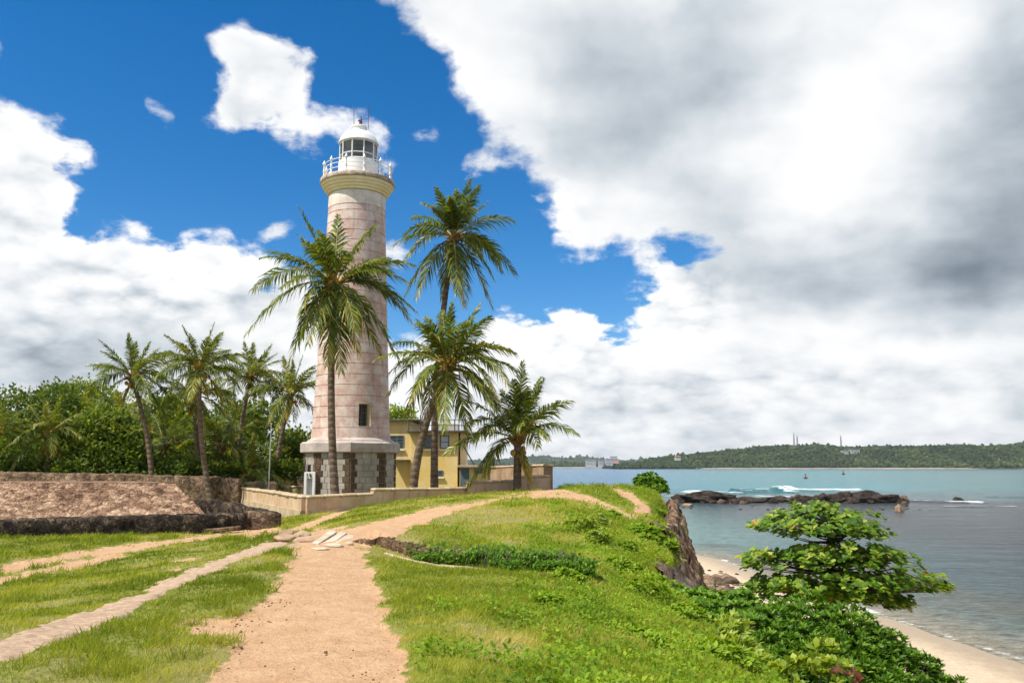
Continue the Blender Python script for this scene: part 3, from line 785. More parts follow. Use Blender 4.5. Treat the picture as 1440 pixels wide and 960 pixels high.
M['bank'] = rubble('earthy_brown_stone', [(0.3, (0.03, 0.02, 0.012)), (0.46, (0.13, 0.08, 0.045)), (0.6, (0.26, 0.17, 0.10)), (0.8, (0.50, 0.36, 0.22))], 2.6)
M['rock'] = rubble('reef_rock', [(0.3, (0.010, 0.008, 0.007)), (0.5, (0.036, 0.027, 0.022)), (0.65, (0.085, 0.062, 0.048)), (0.85, (0.20, 0.15, 0.115))], 0.6)
M['rockbr'] = rubble('brown_rock', [(0.2, (0.04, 0.028, 0.02)), (0.5, (0.12, 0.082, 0.058)), (0.75, (0.23, 0.165, 0.12)), (0.9, (0.36, 0.27, 0.2))], 0.8)
M['rocktan'] = rubble('tan_rock', [(0.25, (0.08, 0.05, 0.033)), (0.45, (0.24, 0.155, 0.10)), (0.62, (0.40, 0.28, 0.19)), (0.8, (0.56, 0.44, 0.33))], 1.3)

gl, nt = new_mat('lantern_glass')
tr = nt.node('ShaderNodeBsdfTransparent'); tr.inputs[0].default_value = (0.55, 0.60, 0.58, 1)
gs = nt.node('ShaderNodeBsdfGlossy'); gs.inputs[1].default_value = 0.03
fr = nt.node('ShaderNodeFresnel'); fr.inputs[0].default_value = 1.5
mx = nt.node('ShaderNodeMixShader'); nt.l.new(nt.math('ADD', fr.outputs[0], 0.05), mx.inputs[0]); nt.l.new(tr.outputs[0], mx.inputs[1]); nt.l.new(gs.outputs[0], mx.inputs[2])
finish(nt, mx.outputs[0]); M['glass'] = gl
m, nt = new_mat('window_glass'); finish(nt, principled(nt, (0.05, 0.06, 0.065, 1), 0.12, 0.6).outputs[0]); M['pane'] = m
m, nt = new_mat('window_glass_bright'); finish(nt, principled(nt, (0.35, 0.38, 0.42, 1), 0.1, 0.8).outputs[0]); M['pane2'] = m

# ------------------------------------------------------------------ lighthouse
LY = 60.0
_b = P(492.5, 650, LY); LX = float(_b[0])
def lz(py): return float(P(492.5, py, LY)[2])
def lr(py, hw): return hw * depth(LY, lz(py)) / F
gz0 = 6.25
lh = thing('lighthouse', (LX, LY, gz0), 'tall weathered pink lighthouse with white lantern on an octagonal grey stone base', 'lighthouse')
camang = math.atan2(-LY, -LX)                                    # towards the camera
NSEG = 120; da = 2 * math.pi / NSEG
a0 = camang - da / 2
# column with incised joints and two window openings
zb, zt = lz(618), lz(278)
rb, rt = lr(618, 54.5), lr(278, 38.6)
def colr(z):
    t = (z - zb) / (zt - zb); return rb + (rt - rb) * (t ** 0.93)
wins = [(lz(601), lz(570.5)), (lz(408), lz(384))]
zs = []
z = zb; step = 14.6 * depth(LY, 12) / F
grooves = [zb + step * (k + 1) for k in range(60) if zb + step * (k + 1) < lz(296)]
prof = [(colr(zb) + 0.02, zb)]
marks = sorted([(g, 'g') for g in grooves] + [(a, 'w') for w_ in wins for a in w_])
for zz_, kind in marks:
    if kind == 'w': prof.append((colr(zz_), zz_))
    else:
        near = any(abs(zz_ - a) < 0.09 for w_ in wins for a in w_)
        if near: continue
        e = 0.035
        prof += [(colr(zz_ - e), zz_ - e), (colr(zz_) - 0.035, zz_ - e * 0.5), (colr(zz_) - 0.035, zz_ + e * 0.5), (colr(zz_ + e), zz_ + e)]
prof.append((colr(zt), zt)); prof.sort(key=lambda q: q[1])
kw = 7                                                           # centre segment of the windows, turned a little to the right of the camera
kwin = [k % NSEG for k in range(kw - 3, kw + 3)]
def skip(i, k):
    zc_ = (prof[i][1] + prof[i + 1][1]) / 2
    return k in kwin and any(a < zc_ < b for a, b in wins)
b = MB(); b.lathe(LX, LY, prof, NSEG, a0, skip, caps=False); b.build('column', M['pink'], lh, angle=25)
def wpt(ang, r, z): return np.array((LX + r * math.cos(ang), LY + r * math.sin(ang), z))
al, ar = a0 + kwin[0] * da, a0 + (kwin[-1] + 1) * da
for wi, (wz0, wz1) in enumerate(wins):
    ac = (al + ar) / 2
    nrm = np.array((math.cos(ac), math.sin(ac), 0)); tan = np.array((-math.sin(ac), math.cos(ac), 0))
    hw = colr(wz0) * math.sin((ar - al) / 2); rin = colr(wz1) - 0.85
    rec = MB()
    for (A0, A1) in ((al, al), (ar, ar)):
        o0, o1 = wpt(A0, colr(wz0), wz0), wpt(A0, colr(wz1), wz1)
        sgn = -1 if A0 == al else 1
        i0 = np.array((LX, LY, 0)) + nrm * rin + tan * hw * sgn; i1 = i0 + np.array((0, 0, wz1)); i0 = i0 + np.array((0, 0, wz0))
        rec.add([o0, o1, i1, i0], [(0, 1, 2, 3)])
    for zz_ in (wz0, wz1):
        ring = [wpt(al + (ar - al) * k / 6, colr(zz_), zz_) for k in range(7)]
        inn = [np.array((LX, LY, zz_)) + nrm * rin + tan * hw * s_ for s_ in (1, -1)]
        rec.add(ring + inn, [tuple(range(9))])
    rec.build('window_reveal', M['cream'], lh)
    fr_ = MB(); cz = (wz0 + wz1) / 2; hz = (wz1 - wz0) / 2; c0 = np.array((LX, LY, cz)) + nrm * (rin + 0.10)
    zv = np.array((0, 0, 1.0))
    for s_ in (-1, 1):
        fr_.box(c0 + tan * s_ * (hw - 0.05), tan * 0.05, nrm * 0.05, zv * hz)
        fr_.box(c0 + zv * s_ * (hz - 0.05), tan * (hw - 0.1), nrm * 0.048, zv * 0.05)
    fr_.box(c0, tan * 0.03, nrm * 0.035, zv * (hz - 0.1))
    for q in range(1, 5): fr_.box(c0 + zv * (-hz + 2 * hz * q / 5), tan * (hw - 0.1), nrm * 0.03, zv * 0.022)
    fo_ = fr_.build('window', M['bluegrey'], lh)
    pb = MB(); pb.box(np.array((LX, LY, cz)) + nrm * (rin + 0.04), tan * (hw - 0.03), nrm * 0.012, zv * (hz - 0.03)); pb.build('pane', M['pane'], fo_)
# pale neck, moulded cornice and stained gallery slab
pr = [(40.2, 292), (40.4, 277)]
b = MB(); b.lathe(LX, LY, [(lr(297, 39.35) + 0.03, lz(297)), (lr(278, 38.7) + 0.03, lz(278))], NSEG, a0, caps=False); b.build('neck', plaster('pale_neck', (0.66, 0.55, 0.47), (0.78, 0.72, 0.62), (0.42, 0.3, 0.25), 1.1, 0.4), lh, angle=25)
prof = [(38.8, 277.5), (41.0, 276.8), (41.4, 274.2), (43.8, 273.4), (44.3, 270.8), (46.6, 269.9), (47.2, 267.2), (49.0, 266.2), (49.6, 263.8), (50.9, 263.0)]
b = MB(); b.lathe(LX, LY, [(lr(275, r_), lz(y_)) for r_, y_ in prof], NSEG, a0, caps=False); b.build('cornice', M['cream'], lh, angle=20)
zg = lz(256.5)
b = MB(); b.lathe(LX, LY, [(lr(258, 48), lz(262.6)), (lr(258, 51.4), lz(262.4)), (lr(252, 51.9), lz(261)), (lr(248, 51.7), zg - 0.06), (lr(248, 51.1), zg)], NSEG, a0); b.build('gallery_slab', M['slabrim'], lh, angle=30)
# lantern room
def zl(py): return lz(py)
def zs_(py): return lz(204 + (py - 198.2) * 0.98)
b = MB(); b.lathe(LX, LY, [(lr(235, 27.5), zg), (lr(235, 27.5), zl(231)), (lr(225, 26.4), zl(230))], 64, a0); mur = b.build('lantern_base', M['white'], lh, angle=30)
zg0, zg1 = zl(230), zl(204); rl = lr(210, 25.6)
NP = 10; pa0 = camang + math.pi / NP * 0.9
mul = MB(); gls = []
for k in range(NP):
    A = pa0 + 2 * math.pi * k / NP
    mul.tube([wpt(A, rl, zg0), wpt(A, rl, zg1)], 0.055, 6)
    gm_ = MB(); p0, p1 = wpt(A, rl - 0.03, zg0), wpt(A + 2 * math.pi / NP, rl - 0.03, zg0); up = np.array((0, 0, zg1 - zg0))
    gm_.add([p0, p1, p1 + up, p0 + up], [(0, 1, 2, 3)]); gm_.build('lantern_pane', M['glass'], lh)
for zz_ in (zg0 + 0.04, zg0 + (zg1 - zg0) * 0.32, zg1 - 0.04):
    ring = [wpt(pa0 + 2 * math.pi * k / NP, rl, zz_) for k in range(NP + 1)]
    for k in range(NP): mul.tube([ring[k], ring[k + 1]], 0.04, 6)
mul.build('glazing_bars', M['white'], lh)
b = MB(); zc_ = (zg0 + zg1) / 2
b.lathe(LX, LY, [(0.28, zg0 - 0.1), (0.30, zg0 + 0.15), (0.52, zg0 + 0.3), (0.6, zc_), (0.52, zg1 - 0.25), (0.3, zg1 - 0.1)], 24); b.build('lamp_lens', simple('lens', (0.20, 0.21, 0.18), 0.15, 0.7, 0.2, 6), lh, smooth=True)
prof = [(24.5, 198.2), (27.6, 198.6), (28.0, 197.4), (27.6, 196.2), (26.9, 194.6), (25.6, 191.4), (23.6, 187.8), (20.2, 184.6), (16.4, 182.2), (12.2, 180.4), (10.6, 179.8)]
b = MB(); b.lathe(LX, LY, [(lr(190, r_), zs_(y_)) for r_, y_ in prof], 64, a0); dome = b.build('dome', M['white'], lh, angle=35)
b = MB(); b.lathe(LX, LY, [(lr(178, 10.2), zs_(180.0)), (lr(178, 10.2), zs_(175)), (lr(175, 11.2), zs_(174.6)), (lr(175, 11.2), zs_(173)), (lr(175, 9), zs_(171.6)), (lr(175, 2), zs_(170.6))], 32); b.build('ventilator', M['white'], lh, angle=30)
b = MB(); b.tube([(LX + .12, LY, zs_(171)), (LX + .12, LY, zs_(157))], 0.035, 6)
b.box((LX + .06, LY, zs_(163)), (0.16, 0, 0.05), (0, 0.02, 0), (0, 0, 0.05)); b.build('vane_rod', M['metal'], lh)
b = MB(); hz_ = zs_(164.5)
b.add([(LX - 0.02, LY - 0.03, hz_ + 0.18), (LX + 0.2, LY + 0.05, hz_ + 0.02), (LX + 0.26, LY - 0.04, hz_ - 0.3), (LX + 0.06, LY + 0.04, hz_ - 0.22), (LX - 0.12, LY - 0.05, hz_ - 0.34), (LX - 0.02, LY + 0.05, hz_ - 0.08)], [(0, 1, 2, 3, 4, 5)]); b.build('red_flag', M['red'], lh)
for px_, y0_, y1_ in ((491.2, 182, 152), (511.5, 182, 149)):
    q0 = P(px_ + 6.5, y0_, LY); q1 = P(px_ + 6.5, y1_, LY); b = MB(); b.tube([q0, q1], 0.022, 5); b.build('antenna', M['metal'], lh)
# gallery railing: finial posts and three rails
rr = lr(240, 47.0); NPOST = 12
for k in range(NPOST):
    A = camang + 0.17 + 2 * math.pi * k / NPOST; b = MB(); q = wpt(A, rr, 0)
    b.lathe(q[0], q[1], [(0.13, zg), (0.13, zg + 0.1), (0.07, zg + 0.16), (0.06, zg + 0.45), (0.10, zg + 0.52), (0.06, zg + 0.6), (0.055, zg + 0.95), (0.11, zg + 1.03), (0.12, zg + 1.12), (0.05, zg + 1.2), (0.03, zg + 1.32)], 10)
    b.build('railing_post', M['white'], lh, smooth=True)
for hgt in (0.38, 0.72, 1.02):
    b = MB(); b.tube([wpt(camang + 2 * math.pi * k / 48, rr, zg + hgt) for k in range(49)], 0.03, 6, caps=False); b.build('rail', M['white'], lh, smooth=True)
b = MB(); q = wpt(camang + 1.05, lr(240, 35), zg); b.abox(q + (-0.13, -0.13, 0), q + (0.13, 0.13, 0.42), 0.02); b.build('equipment_box', M['bluebox'], lh)

# octagonal base of grey blocks with brown corner stones
RO = lr(670, 64.0); zp0 = lz(637)
def oct_pt(k, r): return np.array((LX + r * math.cos(camang + k * math.pi / 4), LY + r * math.sin(camang + k * math.pi / 4), 0.0))
def oct_prism(r, z0, z1, r2=None):
    r2 = r2 or r
    V = [oct_pt(k, r) + (0, 0, z0) for k in range(8)] + [oct_pt(k, r2) + (0, 0, z1) for k in range(8)]
    return V, [tuple(range(8))[::-1], tuple(range(8, 16))] + [(k, (k + 1) % 8, 8 + (k + 1) % 8, 8 + k) for k in range(8)]
b = MB(); b.add(*oct_prism(RO - 0.05, gz0 - 0.5, zp0)); b.build('base_core', M['mortar'], lh)
NC = 9; ch = (zp0 - gz0) / NC
rq = random.Random(3)
for k in range(8):
    blk = MB(); pA, pB = oct_pt(k, RO), oct_pt(k + 1, RO); L = np.linalg.norm(pB - pA); u = (pB - pA) / L; nn = np.array((u[1], -u[0], 0))
    if np.dot(nn, (pA + pB) / 2 - np.array((LX, LY, 0))) < 0: nn = -nn
    for c_ in range(NC):
        z0 = gz0 + c_ * ch; qa = 0.50 if c_ % 2 else 0.34; qb = 0.34 if c_ % 2 else 0.50
        xs = [qa]; x_ = qa + rq.uniform(0.25, 0.6)
        while x_ < L - qb - 0.28: xs.append(x_); x_ += rq.uniform(0.42, 0.72)
        xs.append(L - qb)
        for i in range(len(xs) - 1):
            cc = pA + u * (xs[i] + xs[i + 1]) / 2 + np.array((0, 0, z0 + ch / 2)) - nn * (0.04 - rq.uniform(0, 0.014))
            blk.box(cc, u * ((xs[i + 1] - xs[i]) / 2 - 0.012), nn * 0.045, np.array((0, 0, ch / 2 - 0.012)), 0.012)
    blk.build('stone_face', M['greystone'], lh)
for k in range(8):
    b = MB(); pc = oct_pt(k, RO)
    for s_, kk in ((1, k + 1), (-1, k - 1)):
        u = oct_pt(kk, RO) - pc; u /= np.linalg.norm(u); nn = np.array((u[1], -u[0], 0))
        if np.dot(nn, pc - np.array((LX, LY, 0))) < 0: nn = -nn
        for c_ in range(NC):
            z0 = gz0 + c_ * ch; ln = (0.50 if c_ % 2 else 0.34) if s_ == 1 else (0.34 if c_ % 2 else 0.50)
            b.box(pc + u * (0.02 + (ln - 0.03) / 2) + np.array((0, 0, z0 + ch / 2)) - nn * 0.02, u * ((ln - 0.05) / 2), nn * 0.055, np.array((0, 0, ch / 2 - 0.016)), 0.02)
    b.build('quoins', M['brownstone'], lh)
b = MB(); R1 = lr(630, 69)
for (ra, za, rb_, zb_) in ((R1 * 0.965, zp0, R1, zp0 + 0.07), (R1, zp0 + 0.07, R1, lz(624)), (R1, lz(624), R1 * 0.95, lz(621.5))):
    V, Fq = oct_prism(ra, za, zb_, rb_); b.add(V, Fq if za == zp0 else Fq[1:])
b.build('plinth', M['plinth'], lh)
b = MB(); b.lathe(LX, LY, [(rb + 0.32, lz(622) - 0.02), (rb + 0.28, lz(619.8)), (rb + 0.1, lz(618)), (rb + 0.03, lz(616.5))], NSEG, a0); b.build('foot_moulding', M['plinth'], lh, angle=30)
# small dark opening on the left face
pA, pB = oct_pt(-1, RO), oct_pt(-2, RO); u = (pB - pA) / np.linalg.norm(pB - pA); nn = np.array((u[1], -u[0], 0))
if np.dot(nn, pA - np.array((LX, LY, 0))) < 0: nn = -nn
cc = (pA + pB) / 2 + np.array((0, 0, lz(658)))
b = MB(); b.box(cc - nn * 0.0, u * 0.3, nn * 0.04, np.array((0, 0, 0.22))); b.build('vent_opening', M['dark'], lh)
# white door surround standing at the left corner
q = P(435.5, 690, 57.2); dz0 = gz0; dz1 = float(P(435.5, 663.5, 57.2)[2]); hw = 7.6 * 57.2 / F
door = thing('door_surround', (q[0], 57.2, dz0), 'white painted door surround with dark sign at the lighthouse foot', 'door')
b = MB(); X = q[0]; Y = 57.2; tp = dz1 - 0.42
b.abox((X - hw, Y - .15, dz0), (X - hw + .17, Y + .45, dz1), 0.015); b.abox((X + hw - .17, Y - .15, dz0), (X + hw, Y + .45, dz1), 0.015)
b.abox((X - hw + .172, Y - .148, tp), (X + hw - .172, Y + .45, dz1 - .002), 0.015); b.build('frame', M['white'], door)
b = MB(); b.abox((X - hw + .172, Y + .12, dz0), (X + hw - .172, Y + .2, tp - .002)); dl = b.build('door_leaf', M['lilac'], door)
b = MB(); b.tube([(X + hw - .3, Y + .1, dz0 + .55), (X + hw - .3, Y + .1, dz0 + .75)], .03, 6); b.build('handle', M['metal'], dl)
b = MB(); ys = Y - .155; zq = tp + .20
def stroke(pts): b.tube([(X + x_ * .11, ys, zq + z_ * .14) for x_, z_ in pts], .028, 5)
stroke([(-1.5, 1), (-1.6, 0), (-.9, -.1), (-.9, -.9), (-1.6, -1)]); stroke([(-.3, 1), (.3, .5), (-.3, 0)]); stroke([(.4, -1), (.7, 1), (1.2, -1)]); stroke([(.5, -.3), (1.1, -.3)])
b.build('sign', M['black'], door)

# ------------------------------------------------------------------ yellow keeper's house behind
YB = 70.0
def bp(px, py, Y=YB): return P(px, py, Y)
hx = lambda px: float(P(px, 640, YB)[0])
hz = lambda py: float(P(600, py, YB)[2])
hb = thing('yellow_house', (hx(595), YB, 6.2), 'two storey yellow plastered house with flat roofs behind the lighthouse', 'house')
b = MB(); b.abox((hx(538), YB, 5.8), (hx(578), YB + 8, hz(592)), 0.02)
b.abox((hx(578) + .002, YB - .35, 5.8), (hx(644), YB + 7, hz(608)), 0.02); b.build('wall', M['yellow'], hb)
b = MB(); b.abox((hx(534), YB - .35, hz(592) + .002), (hx(590), YB + 8.3, hz(589.6)), 0.02); b.build('roof', M['roofgrey'], hb)
b = MB(); b.abox((hx(574), YB - 1.0, hz(608) + .002), (hx(657), YB + 7.2, hz(605.3)), 0.02); b.build('roof', M['roofgrey'], hb)
b = MB(); b.abox((hx(606), YB + 1.5, hz(605) + .004), (hx(642), YB + 4, hz(594)), 0.02); b.build('rooftop_hut', simple('hut_white', (0.55, 0.52, 0.46), 0.8, .2, .2, 2), hb)
b = MB(); zr0, zr1 = hz(605.3), hz(590)
for x_ in (576, 592, 608, 624, 640, 655): b.tube([(hx(x_), YB - .85, zr0), (hx(x_), YB - .85, zr1 + .35 * (x_ in (592, 624)))], .05, 6)
for f_ in (.45, .95): b.tube([(hx(576), YB - .85, zr0 + (zr1 - zr0) * f_), (hx(655), YB - .85, zr0 + (zr1 - zr0) * f_)], .03, 6)
b.build('roof_railing', M['metal'], hb)
b = MB(); b.abox((hx(646.5), YB + .6, 5.8), (hx(655), YB + 3, hz(608.2)), .02); b.build('corner_pier', M['cream'], hb)
def house_window(x0, x1, y0, y1, yf, cols, rows, bright=False, sill=True):
    X0, X1, Z0, Z1 = hx(x0), hx(x1), hz(y1), hz(y0); fb = MB()
    w_ = .09
    fb.abox((X0, yf - .06, Z0), (X0 + w_, yf + .05, Z1)); fb.abox((X1 - w_, yf - .06, Z0), (X1, yf + .05, Z1))
    fb.abox((X0 + w_, yf - .058, Z0), (X1 - w_, yf + .05, Z0 + w_)); fb.abox((X0 + w_, yf - .058, Z1 - w_), (X1 - w_, yf + .05, Z1))
    for c_ in range(1, cols): x_ = X0 + (X1 - X0) * c_ / cols; fb.abox((x_ - .06, yf - .055, Z0 + w_), (x_ + .06, yf + .05, Z1 - w_))
    for r_ in range(1, rows): z_ = Z0 + (Z1 - Z0) * r_ / rows; fb.abox((X0 + w_, yf - .045, z_ - .03), (X1 - w_, yf + .05, z_ + .03))
    fo_ = fb.build('window', M['bluegrey'], hb)
    pb = MB(); pb.abox((X0 + .03, yf - .025, Z0 + .03), (X1 - .03, yf - .012, Z1 - .03)); pb.build('pane', M['pane2' if bright else 'pane'], fo_)
    if sill:
        sb = MB(); sb.abox((X0 - .1, yf - .16, Z0 - .14), (X1 + .1, yf + .02, Z0 - .003), .01); sb.build('sill', M['cream'], fo_)
house_window(548, 567.5, 612, 631, YB, 2, 4)
house_window(597, 609.5, 612, 631, YB - .35, 1, 4)
house_window(619, 632, 612, 631, YB - .35, 1, 2, True)
house_window(614, 624, 661, 670, YB - .35, 1, 1)
for x0_, x1_, yy in ((553, 577.6, YB), ):
    b = MB(); b.abox((hx(x0_), yy - .75, hz(647.6)), (hx(x1_), yy + .02, hz(645.8)), .02); b.build('awning', M['roofgrey'], hb)
# low annexe
ann = thing('annexe', (hx(680), YB - 2, 6.2), 'low yellow annexe with grey door beside the two storey house', 'outbuilding')
b = MB(); b.abox((hx(648), YB - 1.2, 5.8), (hx(716), YB + 3, hz(657)), .02); b.build('wall', M['yellow'], ann)
b = MB(); b.abox((hx(645.5), YB - 1.6, hz(657) + .002), (hx(718), YB + 3.3, hz(653.8)), .03); b.build('roof', M['coping'], ann)
b = MB(); b.abox((hx(648.5), YB - 1.28, 6.0), (hx(661), YB - 1.18, hz(658.5))); dd = b.build('door', M['bluegrey'], ann)
b = MB(); b.tube([(hx(659.5), YB - 1.32, 7.1), (hx(659.5), YB - 1.32, 7.3)], .03, 6); b.build('handle', M['metal'], dd)
b = MB(); b.abox((hx(667.5), YB - 1.25, hz(665)), (hx(680), YB - 1.17, hz(658.5))); b.build('window', M['pane'], ann)
b = MB(); b.tube([(hx(668), YB - 1.4, hz(653.6)), (hx(652), YB - 1.9, hz(625))], .05, 6); b.build('drain_pipe', M['metal'], ann)

# ------------------------------------------------------------------ boundary wall of the yard
def wall_strip(mb, pts, th, zlow, noise=0.0):
    """upright wall along ground points (x, y, ztop) with thickness th"""
    n = len(pts); V = []
    for i, (x, y, zt_) in enumerate(pts):
        d = np.array(pts[min(i + 1, n - 1)][:2]) - np.array(pts[max(i - 1, 0)][:2]); d = d / np.linalg.norm(d); nn = np.array((-d[1], d[0])) * th / 2
        for s_ in (1, -1):
            V.append((x + nn[0] * s_, y + nn[1] * s_, zlow)); V.append((x + nn[0] * s_, y + nn[1] * s_, zt_))
    Fq = []
    for i in range(n - 1):
        a, c_ = 4 * i, 4 * (i + 1)
        Fq += [(a, c_, c_ + 1, a + 1), (a + 2, a + 3, c_ + 3, c_ + 2), (a + 1, c_ + 1, c_ + 3, a + 3)]
    Fq += [(0, 1, 3, 2), (4 * n - 4, 4 * n - 2, 4 * n - 1, 4 * n - 3)]
    mb.add(V, Fq)
def cop_strip(mb, pts, th, h, seg=0.9, jit=0.02):
    """rounded coping laid stone by stone along the wall top"""
    rq = random.Random(11)
    for i in range(len(pts) - 1):
        a = np.array(pts[i], float); c_ = np.array(pts[i + 1], float); L = np.linalg.norm(c_ - a); n = max(1, int(L / seg)); d = (c_ - a) / L
        nn = np.array((-d[1], d[0], 0)); nn /= np.linalg.norm(nn); up = np.cross(d, nn); up = up * (1 if up[2] > 0 else -1)
        for k in range(n):
            cc = a + d * (k + .5) * L / n + up * (h / 2 + .002 + rq.uniform(-jit, jit) * .5) + nn * rq.uniform(-jit, jit)
            mb.box(cc, d * (L / n / 2 - .006), nn * (th / 2 + rq.uniform(-jit, jit)), up * (h / 2 + rq.uniform(0, jit)), min(.07, h * .45))
def wp(px, py, Y): q = P(px, py, Y); return (float(q[0]), Y, float(q[2]))
CO = 0.16
def lower(p): return (p[0], p[1], p[2] - CO)
def bez(a, b_, n): return [tuple(np.array(a) + (np.array(b_) - np.array(a)) * k / n) for k in range(n + 1)]
sections = [('left', [wp(341, 684.5, 60), wp(378, 689, 52), wp(430, 696.5, 44)]), ('front', [wp(430, 696.5, 44), wp(523, 692, 46.2)]),
            ('mid', [wp(523, 686, 46.2), wp(600, 685.3, 48), wp(654, 684.6, 49.5)]), ('step', [wp(654, 676.5, 49.5), wp(727, 674, 51.5)]), ('end', [wp(727, 668.5, 51.5), wp(771, 667.5, 52.6)])]
bw = thing('boundary_wall', wp(430, 728, 44), 'tan plastered boundary wall with stepped stone coping round the lighthouse yard', 'wall')
b = MB(); cb = MB()
for nm, pts in sections:
    wall_strip(b, [lower(p) for p in pts], 0.42, 5.2); cop_strip(cb, [lower(p) for p in pts], 0.56, CO)
b.build('wall', M['wallpl'], bw); cb.build('coping', M['coping'], bw)
b = MB(); pts = sections[1][1]; z_ = 6.32
wall_strip(b, [(p[0], p[1], 6.75 if i == 0 else 6.9) for i, p in enumerate(pts)], 0.52, 5.2)
wall_strip(b, [(p[0], p[1], 6.72) for p in sections[0][1]], 0.52, 5.2); b.build('footing', M['coping'], bw)
ew = thing('bastion_wall', wp(750, 690, 57), 'taller brown rounded end wall at the right of the yard', 'wall')
pts = [wp(690, 655.5, 64), wp(715, 654.5, 62), wp(740, 653.2, 60), wp(760, 652.5, 57.5), wp(769, 652.5, 55), wp(771.5, 653, 53)]
b = MB(); wall_strip(b, [lower(p) for p in pts], 0.5, 5.0); b.build('wall', M['bastion'], ew)
b = MB(); cop_strip(b, [lower(p) for p in pts], 0.62, CO); b.build('coping', M['coping'], ew)
# far yard wall, gate pillars, memorial stone, flagpole
fw = thing('garden_wall', wp(410, 692, 63), 'low yellowish wall with pale coping behind the flagpole', 'wall')
pts = [wp(388, 683, 64), wp(432, 682.6, 63)]
b = MB(); wall_strip(b, [lower(p) for p in pts], .35, 5.6); b.build('wall', plaster('yellowed_plaster', (0.40, 0.31, 0.11), (0.5, 0.4, 0.18), (0.15, 0.11, 0.05), 1, .6), fw)
b = MB(); cop_strip(b, [lower(p) for p in pts], .5, CO); b.build('coping', M['coping'], fw)
bw2 = thing('stone_wall', wp(395, 680, 76), 'rough brown stone wall at the back left of the lighthouse', 'wall')
b = MB(); pts = bez(wp(350, 670.5, 76), wp(445, 671.5, 76), 12); wall_strip(b, pts, .6, 5.6); b.build('wall', M['rubble'], bw2)
for i, (x0, x1, yt, Y) in enumerate(((347.5, 361, 677, 61.5), (375.5, 389, 676.5, 61.0))):
    q0, q1 = P(x0, 690, Y), P(x1, 690, Y); zt_ = float(P(x0, yt, Y)[2])
    t = thing('gate_pillar', ((q0[0] + q1[0]) / 2, Y, 6.2), 'tan gate pillar with domed cap ' + ('left of the grey memorial stone' if i == 0 else 'beside the white flagpole'), 'pillar', 'gate pillars of the yard')
    hw = (q1[0] - q0[0]) / 2; X = (q0[0] + q1[0]) / 2
    b = MB(); b.abox((X - hw, Y - hw, 5.8), (X + hw, Y + hw, zt_ - .22), .02); b.build('shaft', M['wallpl'], t)
    b = MB(); b.add([(X + sx * hw * 1.2, Y + sy * hw * 1.2, zt_ - .218) for sx, sy in ((-1, -1), (1, -1), (1, 1), (-1, 1))] + [(X + sx * hw * 1.2, Y + sy * hw * 1.2, zt_ - .12) for sx, sy in ((-1, -1), (1, -1), (1, 1), (-1, 1))] + [(X + sx * hw * .5, Y + sy * hw * .5, zt_) for sx, sy in ((-1, -1), (1, -1), (1, 1), (-1, 1))],
              [(3, 2, 1, 0), (0, 1, 5, 4), (1, 2, 6, 5), (2, 3, 7, 6), (3, 0, 4, 7), (4, 5, 9, 8), (5, 6, 10, 9), (6, 7, 11, 10), (7, 4, 8, 11), (8, 9, 10, 11)]); b.build('cap', M['coping'], t)
q = P(367.5, 686, 62.5); X = float(q[0]); Y = 62.5; zt_ = float(P(367.5, 673.2, Y)[2])
sl_ = [(-.30, 6.0), (-.30, zt_ - .55), (-.24, zt_ - .5), (-.24, zt_ - .36), (-.2, zt_ - .3), (-.16, zt_ - .12), (-.08, zt_ - .02), (0, zt_), (.08, zt_ - .02), (.16, zt_ - .12), (.2, zt_ - .3), (.24, zt_ - .36), (.24, zt_ - .5), (.30, zt_ - .55), (.30, 6.0)]
b = MB(); n = len(sl_); b.add([(X + x_ * .95, Y, z_) for x_, z_ in sl_] + [(X + x_ * .95, Y + .18, z_) for x_, z_ in sl_], [tuple(range(n)), tuple(range(n, 2 * n))[::-1]] + [(i, (i + 1) % n, n + (i + 1) % n, n + i) for i in range(n)])
o = b.build('memorial_stone', simple('pale_stone', (0.46, 0.43, 0.40), .8, .2, .15, 3), origin=(X, Y, 6.0)); tag(o, 'pale grey rounded memorial stone between the gate pillars', 'memorial')
q = P(377.5, 690, 60.5); b = MB(); X = float(q[0]); zt_ = float(P(377.5, 597, 60.5)[2])
fp = thing('flagpole', (X, 60.5, 6.2), 'thin white flagpole standing behind the yard wall', 'flagpole')
b.tube([(X, 60.5, 6.0), (X, 60.5, zt_)], [.055, .035], 8); b.build('pole', M['pole'], fp)
b = MB(); b.lathe(X, 60.5, [(.02, zt_), (.07, zt_ + .03), (.07, zt_ + .1), (.02, zt_ + .14)], 10); b.build('finial', M['pole'], fp)

